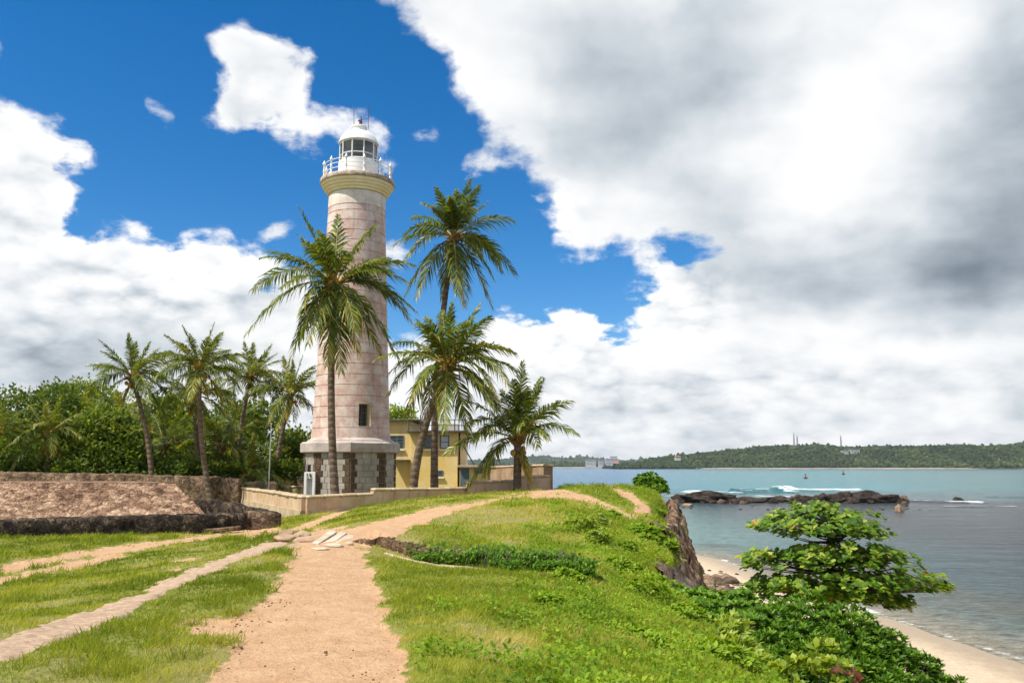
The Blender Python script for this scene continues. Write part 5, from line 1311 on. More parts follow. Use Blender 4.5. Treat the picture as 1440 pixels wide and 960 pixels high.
# ------------------------------------------------------------------ leaves by the thousand
def frames(d, n):
    d = d / np.linalg.norm(d, axis=1, keepdims=True); x = np.cross(d, n); L = np.linalg.norm(x, axis=1, keepdims=True)
    x = np.where(L < 1e-3, np.array((1., 0, 0)), x / np.maximum(L, 1e-6)); z = np.cross(x, d)
    return np.stack([x, d, z], -1)
def inst(name, tv, tfs, Rm, T, S, tint, mat, parent=None, origin=None, smooth=False, sx=None):
    N = len(T); m_ = len(tv); tvv = np.broadcast_to(tv[None], (N, m_, 3)).copy()
    S = np.asarray(S)
    tvv *= S[:, None, None]
    if sx is not None: tvv[:, :, 0] *= sx[:, None]
    V = np.einsum('nij,nkj->nki', Rm, tvv) + T[:, None]
    Fs = [(f[None] + m_ * np.arange(N)[:, None, None]).reshape(-1, f.shape[1]) for f in tfs]
    return mesh_np(name, V.reshape(-1, 3), Fs, mat, parent, smooth, {'tint': np.repeat(np.clip(tint, 0, 1), m_)}, origin)
def leaf_t(w=.35, fold=.08, droop=.12, shape='oval'):
    k1, k2 = (.7, 1.0) if shape == 'obovate' else (1.0, .62)
    tv = np.array([(0, 0, 0), (-w * k1, .36, fold), (-w * k2, .72, fold - droop * .5), (0, 1, -droop), (w * k2, .72, fold - droop * .5), (w * k1, .36, fold), (0, .36, 0), (0, .72, -droop * .45)], float)
    return tv, [np.array([(0, 6, 1), (7, 3, 2), (0, 5, 6), (7, 4, 3)]), np.array([(6, 7, 2, 1), (6, 5, 4, 7)])]
DIAM = (np.array([(0, 0, 0), (-.32, .5, .05), (0, 1, -.05), (.32, .5, .05)], float), [np.array([(0, 3, 2, 1)])])
BLADE = (np.array([(-.5, 0, 0), (.5, 0, 0), (.42, .5, .06), (-.42, .5, .06), (0, 1, .32)], float), [np.array([(0, 1, 2, 3)]), np.array([(3, 2, 4)])])
def rand_dir(rg, N, zmin=-1.0):
    z = rg.uniform(zmin, 1, N); a = rg.uniform(0, 2 * math.pi, N); r = np.sqrt(1 - z * z); return np.stack([r * np.cos(a), r * np.sin(a), z], -1)

G_GRASS = foliage('grass_blades', [(0, (0.10, 0.145, 0.014)), (.35, (0.21, 0.26, 0.026)), (.6, (0.34, 0.365, 0.045)), (.8, (0.48, 0.42, 0.10)), (1, (0.62, 0.51, 0.22))], .42, .75, .1)
G_WEED = foliage('weed_leaves', [(0, (0.08, 0.155, 0.011)), (.4, (0.18, 0.295, 0.022)), (.75, (0.32, 0.44, 0.04)), (1, (0.48, 0.54, 0.07))], .42, .65, .14)
G_DARK = foliage('dark_shrub_leaves', [(0, (0.03, 0.09, 0.007)), (.4, (0.08, 0.175, 0.012)), (.75, (0.165, 0.30, 0.024)), (1, (0.28, 0.42, 0.045))], .35, .45, .2)
G_ALM = foliage('almond_leaves', [(0, (0.03, 0.085, 0.009)), (.4, (0.08, 0.17, 0.014)), (.68, (0.20, 0.31, 0.026)), (.88, (0.38, 0.43, 0.07)), (.96, (0.56, 0.50, 0.14)), (1, (0.50, 0.20, 0.03))], .4, .42, .25)
G_TREE = foliage('broad_tree_leaves', [(0, (0.035, 0.07, 0.009)), (.45, (0.085, 0.135, 0.017)), (.8, (0.21, 0.26, 0.035)), (1, (0.36, 0.38, 0.08))], .38, .55, .15)
G_PALM = foliage('palm_leaves', [(0, (0.03, 0.048, 0.007)), (.35, (0.088, 0.135, 0.015)), (.6, (0.20, 0.24, 0.03)), (.8, (0.44, 0.36, 0.065)), (.92, (0.58, 0.42, 0.10)), (1, (0.60, 0.38, 0.09))], .36, .36, .35)
G_YEL = foliage('yellow_green_leaves', [(0, (0.12, 0.19, 0.02)), (.5, (0.28, 0.37, 0.045)), (1, (0.50, 0.54, 0.10))], .42, .4, .3)
G_RED = foliage('reddish_leaves', [(0, (0.07, 0.018, 0.012)), (.6, (0.16, 0.045, 0.03)), (1, (0.20, 0.14, 0.04))], .3, .4, .4)
BARK = simple('grey_bark', (0.13, 0.095, 0.07), .9, .15, .4, 2.5, .6, 9)
m, nt = new_mat('palm_bark'); p = nt.pos(); sx_ = nt.node('ShaderNodeSeparateXYZ'); nt.l.new(p, sx_.inputs[0])
ring = nt.math('PINGPONG', nt.math('MULTIPLY', nt.math('ADD', sx_.outputs[2], nt.math('MULTIPLY', nt.noise(p, 2.0, 3), .12)), 5.5), 1.0)
n_ = nt.noise(p, 3.0, 6, .65); c = nt.mix(nt.rng(n_, .3, .7), (0.10, 0.068, 0.045), (0.235, 0.175, 0.125)); c = nt.mix(nt.rng(ring, .0, .35, .55, 0), c, (0.045, 0.03, 0.02, 1))
finish(nt, principled(nt, c, .9, .15, nt.bump(nt.math('ADD', ring, n_), .7, .04)).outputs[0]); M['palmbark'] = m
M['coconut'] = simple('coconut_husk', (0.42, 0.22, 0.035), .5, .3, .3, 4)
M['fibre'] = simple('palm_fibre', (0.20, 0.125, 0.06), .9, .1, .4, 5)

# ------------------------------------------------------------------ coconut palms
def frond(name, c0, tip, arch, parent, rg, yellow, scale, w_up=0.0):
    c0 = np.array(c0); tip = np.array(tip); L = np.linalg.norm(tip - c0)
    ctrl = c0 + (tip - c0) * .46 + np.array((0, 0, arch * L)); NS = 16
    t = np.linspace(0, 1, NS + 1)[:, None]; sp = (1 - t) ** 2 * c0 + 2 * t * (1 - t) * ctrl + t * t * tip
    V = []; Fq = []; tint = []
    # rachis
    tn = np.gradient(sp, axis=0); tn /= np.linalg.norm(tn, axis=1, keepdims=True)
    upv = np.array((0, 0, 1.0)); side = np.cross(tn, upv); ln = np.linalg.norm(side, axis=1, keepdims=True)
    rnd = rg.normal(0, 1, 3); side = np.where(ln < .15, np.cross(tn, rnd / np.linalg.norm(rnd)), side); side /= np.linalg.norm(side, axis=1, keepdims=True)
    roll = rg.normal(0, .35); nrm = np.cross(side, tn)
    side, nrm = side * math.cos(roll) + nrm * math.sin(roll), nrm * math.cos(roll) - side * math.sin(roll)
    for i in range(NS + 1):
        r_ = scale * (.055 * (1 - i / NS) ** 1.2 + .008)
        for a in (0, 2.1, 4.2): V.append(sp[i] + side[i] * r_ * math.cos(a) * 1.3 + nrm[i] * r_ * math.sin(a)); tint.append(min(1, .72 + .25 * yellow + .1 * (1 - i / NS)))
    tri = [(3 * i + a, 3 * i + (a + 1) % 3, 3 * i + 3 + (a + 1) % 3, 3 * i + 3 + a) for i in range(NS) for a in range(3)]
    quads_ = tri; tris = []
    # leaflets
    nl = 50; tt = np.linspace(.17, 1.0, nl)
    for k, tq in enumerate(tt):
        i = min(int(tq * NS), NS - 1); f = tq * NS - i; p_ = sp[i] * (1 - f) + sp[i + 1] * f
        ln_ = L * .27 * (math.sin(math.pi * (min(1, (tq - .10) * 1.02) ** .72)) * .9 + .14) * scale ** 0
        for s_ in (-1, 1):
            fwd = .45 + .75 * tq + rg.normal(0, .12); d = side[i] * s_ * (1.0 - .35 * tq) + tn[i] * fwd + nrm[i] * (.16 + rg.normal(0, .14)) ; d /= np.linalg.norm(d)
            l_ = ln_ * rg.uniform(.8, 1.12); g = np.array((0.05 + .10 * w_up, 0, -1.0)); dr = rg.uniform(.35, .9)
            p1 = p_ + d * l_ * .5 + g * l_ * dr * .16; p2 = p_ + d * l_ * .86 + g * l_ * dr * .72
            wv_ = np.cross(d, nrm[i]); wv_ /= np.linalg.norm(wv_) + 1e-9; wv_ = wv_ * .7 + nrm[i] * rg.uniform(-.6, .6); ww = .045 * scale * (0.7 + .4 * math.sin(math.pi * tq))
            b_ = len(V); V += [p_ + wv_ * ww * .7, p_ - wv_ * ww * .7, p1 - wv_ * ww, p1 + wv_ * ww, p2]
            quads_.append((b_, b_ + 1, b_ + 2, b_ + 3)); tris.append((b_ + 3, b_ + 2, b_ + 4))
            ti = np.clip(.31 + rg.normal(0, .17) + yellow * .42 * (0.5 + .5 * tq) + .10 * (tq > .85), 0, .93); tint += [ti, ti, ti, ti, min(.93, ti + .10)]
    return mesh_np(name, np.array(V), [np.array(quads_), np.array(tris)], G_PALM, parent, False, {'tint': np.array(tint)})

def palm(base, crown, tips, nr, rad, label, seed, bend=(0, 0), r0=.24, r1=.16, yellow=.15, up=.5, nuts=6, group='coconut palms round the lighthouse', name='coconut_palm'):
    rg = np.random.default_rng(seed)
    gz = ground_z(base[0], base[1]); t = thing(name, (base[0], base[1], gz), label, 'palm tree', group)
    c = np.array(crown); b0 = np.array((base[0], base[1], gz - .3)); mid = (b0 + c) / 2 + np.array((bend[0], bend[1], 0))
    tq = np.linspace(0, 1, 26)[:, None]; pts = (1 - tq) ** 2 * b0 + 2 * tq * (1 - tq) * mid + tq * tq * c
    rad_ = [(r0 + .10 * math.exp(-k / 1.8)) * (1 - k / 25) + r1 * k / 25 + .008 * (k % 2) for k in range(26)]
    if crown[2] - gz > 2.2:
        m_ = MB(); m_.tube(pts, rad_, 12); m_.build('trunk', M['palmbark'], t, smooth=True)
    sc = rad / 4.2
    m_ = MB()
    for k in range(14):
        d = rand_dir(rg, 1, -.2)[0]; m_.tube([c - (0, 0, .25), c + d * .35 * sc + (0, 0, .05), c + d * .62 * sc + (0, 0, .2 * d[2])], [.13 * sc, .10 * sc, .03 * sc], 5)
    m_.build('leaf_bases', M['fibre'], t)
    for (px, py) in tips:
        Yc = c[1]; tp = P(px, py, Yc); L2 = np.linalg.norm(tp - c)
        want = rad * rg.uniform(.95, 1.1); dy = math.sqrt(max(.02, want * want - L2 * L2)) if L2 < want else .2
        sgn = -1 if rg.uniform() < .6 else 1
        tp = P(px, py, Yc + sgn * min(dy, rad * .75)); rise = (tp[2] - c[2]) / np.linalg.norm(tp - c)
        frond('frond', c + np.array((0, 0, .1)), tp, .34 * (1 - abs(rise)) + .18 * (rise < -.2) + .06, t, rg, max(0, yellow + rg.normal(0, .12) - .25 * rise), sc, 1.0)
    ga = 2.399
    for k in range(nr):
        az_ = k * ga + rg.normal(0, .25); e = math.radians(np.interp((k + .5) / nr, [0, .18, .45, .75, 1], [76, 46, 16, -16, -50])) + rg.normal(0, .12)
        l_ = rad * rg.uniform(.86, 1.1) * (1 - .12 * max(0, math.sin(e)))
        d = np.array((math.cos(az_) * math.cos(e), math.sin(az_) * math.cos(e), math.sin(e))); rise = d[2]
        frond('frond', c + np.array((0, 0, .1)), c + d * l_, .32 * (1 - abs(rise)) + .2 * (rise < -.2) + .05, t, rg, max(0, yellow + rg.normal(0, .12) + (.35 if e < -.5 and rg.uniform() < .5 else 0)), sc, 1.0)
    for k in range(2 if name == 'coconut_palm' else 1):
        a = rg.uniform(0, 6.28); l_ = rad * rg.uniform(.42, .6); frond('dead_frond', c - np.array((0, 0, .1)), c + np.array((math.cos(a) * .35, math.sin(a) * .35, -1)) * l_ * .9, .10, t, rg, 1.6, sc * .8, .3)
    for k in range(nuts):
        a = rg.uniform(0, 6.28); q = c + np.array((math.cos(a) * .42 * sc, math.sin(a) * .42 * sc, -.30 * sc - rg.uniform(0, .3) * sc)); r_ = .16 * sc
        m_ = MB(); m_.lathe(q[0], q[1], [(.02, q[2] - r_ * 1.2), (r_ * .7, q[2] - r_ * .8), (r_, q[2]), (r_ * .75, q[2] + r_ * .75), (.03, q[2] + r_ * 1.1)], 10); m_.build('coconut', M['coconut'], t, smooth=True)
    return t
def cxy(s, pts): return [(330 + x / 2.88, s + y / 2.88) for x, y in pts]
T1 = cxy(140, [(260, 435), (420, 470), (570, 510), (280, 580), (110, 640), (75, 770), (50, 945), (460, 620), (350, 560), (720, 670), (725, 850), (265, 860), (640, 700)]) + cxy(430, [(225, 215), (375, 240), (665, 225), (590, 200), (700, 30), (430, 260), (500, 190), (300, 150)])
palm(P(475, 698, 50), P(470, 404, 50), T1, 11, 5.0, 'tall slender palm standing right in front of the lighthouse', 11, bend=(-.5, 0), r0=.25, r1=.16, yellow=.2)
T2 = cxy(140, [(955, 325), (990, 350), (815, 358), (900, 365), (760, 420), (720, 480), (685, 545), (690, 650), (690, 790), (735, 800), (840, 805), (930, 835), (1040, 835), (1140, 710), (1080, 695), (1130, 490), (970, 440), (800, 430), (870, 400), (1000, 640), (900, 790)])
palm(P(612, 690, 55), P(638, 338, 56), T2, 6, 4.6, 'tallest palm right of the lighthouse against blue sky', 12, bend=(-.9, 0), r0=.24, r1=.17, yellow=.12)
T3 = cxy(430, [(735, 70), (840, 20), (880, -10), (1040, 45), (1135, 190), (1110, 320), (1060, 370), (640, 155), (630, 270), (625, 355), (690, 460), (850, 500), (950, 530), (1050, 420), (1100, 490), (800, 110), (940, 60), (760, 480), (700, 220), (1000, 200)])
palm(P(580, 688, 49), P(629, 520, 48), T3, 9, 4.6, 'leaning palm with full crown before the yellow house', 13, bend=(-1.0, 0), r0=.26, r1=.18, yellow=.3, nuts=9)
T4 = cxy(430, [(1165, 228), (1240, 290), (1080, 340), (1360, 385), (1385, 520), (850, 600), (1010, 690), (1130, 300), (1060, 450), (1270, 540), (1190, 330), (960, 545), (1100, 420), (1300, 430), (940, 480)])
palm(P(727, 690, 49.5), P(728, 622, 49.5), T4, 5, 4.4, 'short palm by the wall at the right end of the yard', 14, r0=.25, r1=.2, yellow=.2, nuts=4)
BG = [((217, 668), (186, 533), 60, 3.6, 22, 'slim leaning palm leftmost of the row behind the rampart wall', (.8, 0), .12), ((301, 668), (281, 522), 58, 3.7, 26, 'bushy headed palm second from left behind the rampart wall', (-.6, 0), .2), ((285, 666), (274, 560), 63, 3.2, 20, 'palm half hidden behind the bushy headed palm', (-.1, 0), .3),
      ((335, 668), (352, 533), 66, 3.4, 22, 'grey stemmed palm in the middle of the row left of the lighthouse', (-.6, 0), .12), ((385, 670), (409, 556), 64, 3.5, 24, 'palm nearest the lighthouse on its left side', (-.4, 0), .3), ((70, 668), (66, 614), 62, 3.4, 22, 'squat yellowing palm at the far left', (0, 0), .5),
      ((-12, 668), (-8, 612), 60, 3.4, 18, 'dark palm cut off by the left edge of the view', (0, 0), .1), ((348, 672), (348, 672), 63, 4.0, 18, 'trunkless young palm in front of the trees left of the flagpole', (0, 0), .35), ((168, 668), (170, 588), 73, 3.3, 18, 'yellowish palm among broad leaved trees behind the slim leaning palm', (.2, 0), .5),
      ((235, 668), (232, 630), 66, 3.8, 18, 'low dark palm between two leaning trunks', (0, 0), .08), ((310, 670), (312, 632), 64, 3.6, 16, 'low palm with long bright fronds right of the bushy headed palm', (0, 0), .3), ((205, 668), (212, 610), 70, 3.6, 16, 'dark spreading palm behind the slim leaning trunk', (0, 0), .05), ((330, 670), (330, 600), 72, 3.3, 16, 'shadowy palm behind the grey stemmed palm', (0, 0), .1)]
for i, (bp_, cp_, Y_, rad, nf, lab, bd, yl) in enumerate(BG):
    palm(P(bp_[0], bp_[1], Y_), P(cp_[0], cp_[1], Y_), [], nf, rad, lab, 30 + i, bend=bd, r0=.20, r1=.13, yellow=yl, nuts=4 if i in (0, 1, 4, 5) else 0, group='palms behind the rampart wall')

# ------------------------------------------------------------------ broad-leaved trees behind
def bushy(name, lobes, n, leaf, mat, label, cat, seed, group=None, trunk=True, tmpl=DIAM, shade_t=.40, spread=.18, zflat=.85, base=None, shell=(.55, 1.05), updir=.5):
    """crown of leaf sprays gathered in lobes; trunk and limbs below"""
    rg = np.random.default_rng(seed); lobes = [(np.array(c), r) for c, r in lobes]
    cc = sum(c for c, r in lobes) / len(lobes)
    if base is None: base = (cc[0], cc[1])
    gz = ground_z(base[0], base[1]); t = thing(name, (base[0], base[1], gz), label, cat, group)
    if trunk:
        m_ = MB(); top = np.array((base[0] * .5 + cc[0] * .5, base[1] * .5 + cc[1] * .5, gz * .45 + cc[2] * .55)); b0 = np.array((base[0], base[1], gz - .3)); rr_ = max(.05, .05 * sum(r for c, r in lobes) / len(lobes) ** .5)
        m_.tube([b0, (b0 + top) / 2 + rg.normal(0, .1, 3), top], [rr_ * 1.5, rr_ * 1.15, rr_], 9); m_.build('trunk', BARK, t, smooth=True)
        m_ = MB()
        for c, r in lobes:
            for k in range(3):
                e = c + rand_dir(rg, 1, -.3)[0] * r * .6; md = (top + e) / 2 + rg.normal(0, .15 * r, 3) + (0, 0, -.1 * r); m_.tube([top - (0, 0, .05), md, e], [rr_ * .7, rr_ * .4, rr_ * .12], 6)
        m_.build('limbs', BARK, t, smooth=True)
    Ts, Ds, Ns, ti = [], [], [], []
    tot = sum(r ** 2 for c, r in lobes)
    for li, (c, r) in enumerate(lobes):
        k = int(n * r * r / tot / 7); d = rand_dir(rg, k, -.75)
        # clumps of sprays with an uneven outline
        bump_ = np.array([mnoise.noise(Vector(q * 2.2) + Vector((seed * 3.1 + li * 7, 0, 0))) for q in d])
        rad_ = r * (rg.uniform(*shell, k) + .30 * bump_); p_ = c + d * rad_[:, None] * np.array((1, 1, zflat))
        keep = (bump_ > -.55 + .0 * k)
        p_, d, bump_ = p_[keep], d[keep], bump_[keep]; k = len(p_)
        lobe_t = rg.normal(0, .05)
        for q in range(7):
            a = d * .8 + rand_dir(rg, k) * .9 + np.array((0, 0, updir)); Ds.append(a); Ns.append(d * .6 + np.array((0, 0, 1.0)) + rand_dir(rg, k) * .5)
            Ts.append(p_ + rg.normal(0, spread * leaf * 2.2, (k, 3))); ti.append(shade_t + lobe_t + bump_ * .25 + rg.normal(0, .15, k))
    T = np.concatenate(Ts); Rm = frames(np.concatenate(Ds), np.concatenate(Ns)); tt = np.concatenate(ti)
    inst('crown', tmpl[0], tmpl[1], Rm, T, leaf * rg.uniform(.7, 1.25, len(T)), tt, mat, t)
    return t
def LB(*l): return [(P(x, y, Y), r) for x, y, Y, r in l]
OV = leaf_t(.34)
tl = 'trees behind the rampart wall'
bushy('broadleaf_tree', LB((20, 585, 92, 3.2), (75, 575, 92, 3.0), (-45, 590, 92, 3.2), (45, 615, 90, 3.0), (-20, 622, 88, 3), (100, 610, 92, 2.6)), 12000, .40, G_TREE, 'broad low crowned tree at the far left horizon', 'tree', 1, tl, spread=.4)
bushy('broadleaf_tree', LB((118, 562, 98, 2.6), (85, 566, 98, 2.4), (150, 575, 98, 2.4), (125, 590, 96, 2.8)), 8000, .38, G_TREE, 'pale green tree top rising behind the squat yellowing palm', 'tree', 2, tl, shade_t=.6, spread=.4)
bushy('broadleaf_tree', LB((145, 605, 64, 2.0), (110, 622, 64, 1.9), (175, 625, 64, 1.8), (140, 645, 63, 2.2), (95, 650, 63, 1.9), (185, 652, 63, 1.9), (160, 600, 65, 1.5)), 11000, .34, G_TREE, 'glossy bushy tree left of the slim leaning palm trunk', 'tree', 3, tl, shade_t=.52, spread=.4)
bushy('broadleaf_tree', LB((225, 590, 80, 2.2), (250, 580, 80, 2.0), (245, 610, 79, 2.4), (205, 615, 80, 2.4), (265, 635, 78, 2.4), (225, 645, 78, 2.2)), 10000, .38, G_TREE, 'sunlit broad leaved tree between the two tallest background palms', 'tree', 4, tl, shade_t=.5, spread=.4)
bushy('broadleaf_tree', LB((325, 590, 84, 2.2), (350, 605, 84, 2.4), (370, 590, 84, 1.9), (310, 615, 82, 2.4), (345, 640, 82, 2.4), (300, 648, 82, 2.4)), 10000, .38, G_TREE, 'dark broad leaved tree behind the middle palms', 'tree', 5, tl, shade_t=.45, spread=.4)
bushy('broadleaf_tree', LB((405, 640, 70, 1.5), (425, 630, 70, 1.4), (395, 655, 70, 1.3), (420, 655, 70, 1.4), (438, 648, 70, 1.4), (408, 618, 71, 1.0)), 7000, .30, G_TREE, 'bright green small tree right beside the lighthouse base', 'tree', 6, tl, shade_t=.56, spread=.4)
bushy('broadleaf_tree', LB((30, 640, 70, 2.2), (-15, 645, 70, 2.2), (60, 650, 69, 2.0), (5, 625, 72, 1.8)), 7000, .34, G_TREE, 'dark undergrowth tree below the far left palms', 'tree', 7, tl, shade_t=.4, spread=.4)
bushy('broadleaf_tree', LB((555, 583, 88, .8), (575, 584, 88, .7), (548, 588, 88, .7)), 1500, .30, G_YEL, 'tree top just showing above the roof of the yellow house', 'tree', 8, tl, spread=.4)
for i, (x_, Y_, s_) in enumerate(((20, 62, 1.0), (60, 64, .9), (105, 61, .8), (250, 63, 1.1), (205, 64, 1.0), (275, 61, .8), (320, 63, .9), (365, 66, .9), (395, 64, .8))):
    bushy('undergrowth_bush', LB((x_, 662, Y_, s_), (x_ + 16, 664, Y_, s_ * .8), (x_ - 15, 664, Y_ - .5, s_ * .8)), 1800, .26, G_TREE, 'low leafy bush among the palms behind the rampart wall', 'bush', 60 + i, 'undergrowth behind the rampart wall', trunk=False, shade_t=.4, spread=.4)

# ------------------------------------------------------------------ tiered almond tree on the slope
rg = np.random.default_rng(77)
ay = 22.0; abase = P(1178, 900, ay + .6); gz = ground_z(abase[0], abase[1])
al_t = thing('almond_tree', (abase[0], abase[1], gz), 'tiered sea almond tree with large glossy leaves above the beach', 'tree')
top = P(1165, 722, ay + .3); m_ = MB(); tk = [np.array((abase[0], abase[1], gz - .3)), P(1172, 830, ay + .4), P(1168, 770, ay + .3), top]
m_.tube(tk, [.16, .12, .085, .04], 9); m_.build('trunk', BARK, al_t, smooth=True)
TIERS = [(1150, 742, 88, 15, 18, .9), (1120, 722, 40, 9, 8, .6), (1200, 730, 45, 11, 10, .6), (1150, 716, 28, 8, 8, .5), (1100, 738, 50, 8, 10, .7), (1215, 748, 40, 12, 10, .7), (1145, 787, 100, 14, 26, 1.1), (1085, 783, 48, 9, 12, .7), (1235, 785, 60, 16, 18, .9), (1195, 775, 70, 14, 16, .9), (1175, 818, 125, 15, 34, 1.2), (1265, 815, 65, 13, 20, .8), (1095, 822, 52, 11, 14, .8), (1310, 826, 26, 8, 8, .4), (1215, 842, 70, 9, 16, .9), (1130, 835, 80, 10, 16, .9), (1262, 850, 24, 8, 8, .4)]
RT, RD = [], []; lm = MB()
axis = lambda z_: tk[1] + (tk[3] - tk[1]) * np.clip((z_ - tk[1][2]) / (tk[3][2] - tk[1][2]), 0, 1)
for (px, py, hw, hh, n, dep) in TIERS:
    for k in range(int(n * 4.6)):
        a = rg.uniform(0, 6.28); r_ = math.sqrt(rg.uniform(0, 1)); x_, y_ = px + hw * r_ * math.cos(a), py - hh * (1 - r_ ** 2) * rg.uniform(.0, 1.1) + hh * rg.uniform(-.35, 1.0)
        q = P(x_, y_, ay + dep * 1.5 * r_ * math.sin(a)); RT.append(q); o_ = q - axis(q[2]); o_[2] *= .2; RD.append(o_ / (np.linalg.norm(o_) + 1e-6) * .5 + np.array((0, 0, 1.0)))
        if k % 6 == 0:
            s_ = axis(q[2] - .25); md = (s_ + q) / 2 + np.array((0, 0, -.06)); lm.tube([s_, md, q], [.026, .016, .008], 5)
lm.build('limbs', BARK, al_t, smooth=True)
def rosettes(name, RT, RD, per, size, tmpl, mat, parent, rg, tint=.45, flat=.55, tvar=.15, extra=None, origin=None, hang=.0):
    RT = np.array(RT); RD = np.array(RD); RD = RD / np.linalg.norm(RD, axis=1, keepdims=True); N = len(RT); T, D, Nn, ti, S = [], [], [], [], []
    rt = rg.normal(0, .09, N)
    for k in range(per):
        a = 2 * math.pi * k / per + rg.normal(0, .35, N); x = np.cross(RD, rand_dir(rg, 1)[0] + 0 * RD); x /= np.linalg.norm(x, axis=1, keepdims=True); y = np.cross(RD, x)
        rad = x * np.cos(a)[:, None] + y * np.sin(a)[:, None]; f = flat + rg.normal(0, .22, N)
        D.append(rad + RD * f[:, None] + np.array((0, 0, -hang))); Nn.append(RD + .25 * rand_dir(rg, N)); T.append(RT + rad * .01); ti.append(tint + rt + rg.normal(0, tvar, N)); S.append(size * rg.uniform(.65, 1.2, N))
    tt = np.concatenate(ti)
    if extra: tt = extra(tt)
    return inst(name, tmpl[0], tmpl[1], frames(np.concatenate(D), np.concatenate(Nn)), np.concatenate(T), np.concatenate(S), tt, mat, parent, origin, smooth=True)
def alm_extra(tt):
    tt = np.clip(tt, 0, .92); o_ = rg.uniform(0, 1, len(tt)); tt[o_ < .012] = 1.0; return tt
rosettes('crown', RT, RD, 9, .185, leaf_t(.30, .05, .10, 'obovate'), G_ALM, al_t, rg, .55, .35, .17, alm_extra)

# ------------------------------------------------------------------ shrubs on the slope
def shrub(name, lobes, n, per, size, tmpl, mat, label, seed, tint=.42, cat='shrub', group=None, flat=.9, zf=.85, zmin=-.25, shell=(.72, 1.0), stems=True, bumpy=.28):
    rg = np.random.default_rng(seed); c0 = sum(np.array(c) for c, r in lobes) / len(lobes); gz = ground_z(c0[0], c0[1])
    t = thing(name, (c0[0], c0[1], gz), label, cat, group); RT, RD = [], []; tot = sum(r * r for c, r in lobes); m_ = MB(); root = np.array((c0[0], c0[1], gz - .1))
    for li, (c, r) in enumerate(lobes):
        c = np.array(c)
        for k in range(int(n * r * r / tot)):
            d = rand_dir(rg, 1, zmin)[0]; bp2 = mnoise.noise(Vector(d * 2.6) + Vector((seed, li * 5, 0))) + .5 * mnoise.noise(Vector(d * 6) + Vector((seed, li * 5, 3)))
            q = c + d * r * (rg.uniform(*shell) + bumpy * bp2) * np.array((1, 1, zf)); RT.append(q); RD.append(d * .75 + np.array((0, 0, .8)) + .25 * rand_dir(rg, 1)[0])
            if stems and k % 6 == 0:
                g0 = np.array((c[0] * .7 + c0[0] * .3, c[1] * .7 + c0[1] * .3, min(gz, c[2] - r * .6) )); m_.tube([g0, (g0 + q) / 2 + (0, 0, .08 * r), q], [.016, .012, .006], 4)
    if stems: m_.build('stems', BARK, t)
    rosettes('foliage', RT, RD, per, size, tmpl, mat, t, rg, tint, flat)
    return t
NAR = leaf_t(.17, .03, .14); OBO = leaf_t(.27, .05, .12, 'obovate'); OVL = leaf_t(.30, .05, .12)
Yb = 16.5
shrub('beach_shrub', LB((1075, 905, Yb, .80), (1125, 900, Yb + .3, .88), (1185, 905, Yb + .2, .80), (1230, 925, Yb, .66), (1275, 955, Yb - .2, .62), (1320, 990, Yb - .4, .62), (1150, 960, Yb - .8, .95), (1220, 985, Yb - .8, .85), (1090, 960, Yb - .9, .8), (1040, 930, Yb - .3, .6)), 5600, 10, .115, NAR, G_DARK, 'large dense dark green shrub mass below the almond tree', 101, .5, flat=1.2)
shrub('beach_shrub', LB((985, 858, 19.5, .58), (1020, 868, 19, .50), (957, 848, 19.8, .42), (1040, 852, 20, .40), (1000, 890, 18, .5)), 900, 8, .13, OVL, G_DARK, 'glossy round leaved bush at the foot of the grassy slope left of the almond tree', 102, .55, flat=.8)
shrub('leafy_shrub', LB((1012, 905, 13.4, .26), (1040, 925, 13.0, .30), (1030, 885, 13.8, .22), (1062, 945, 12.6, .24)), 120, 8, .17, NAR, G_YEL, 'pale yellow green shrub with long upright leaves at the slope edge', 103, .5, flat=1.3)
shrub('leafy_shrub', LB((1165, 918, 12.4, .17), (1135, 945, 12.2, .24), (1175, 950, 12.0, .22), (1105, 955, 12.0, .2)), 80, 8, .15, OBO, G_YEL, 'pale upright shrub in front of the dark shrub mass', 104, .5, flat=1.5)
shrub('red_leaved_plant', LB((1190, 952, 11.0, .12), (1205, 957, 11.0, .10)), 9, 7, .11, NAR, G_RED, 'small reddish brown leaved plant at the bottom edge', 105, .5, flat=1.2, stems=False)
shrub('cliff_shrub', LB((912, 765, 25.5, .50), (930, 775, 25.5, .42), (900, 752, 26, .32), (925, 800, 24.8, .35), (940, 770, 25.5, .25)), 420, 8, .15, OBO, G_WEED, 'leafy shrub hanging over the rocky edge of the grassy slope', 106, .42, flat=.8)
shrub('cliff_shrub', LB((915, 684, 52, .85), (905, 680, 52, .6), (926, 690, 51.5, .6)), 420, 8, .22, OVL, G_DARK, 'round green bush on the crest of the grassy point against the sea', 107, .6, flat=.8)
for i, (x_, y_, r_) in enumerate(((820, 748, .30), (840, 740, .26), (836, 762, .22), (805, 742, .18))):
    q = ground_at(x_, y_)
    shrub('yellow_green_bush', [(q + (0, 0, r_ * .5), r_), (q + (.25, .1, r_ * .3), r_ * .7)], 90, 7, .10, OVL, G_YEL, ('tallest of the' if i == 0 else ['', 'rightmost of the', 'nearest of the', 'leftmost of the'][i]) + ' little yellow green bushes on the mound', 110 + i, .45, group='bushes on the mound', flat=.9, stems=False)
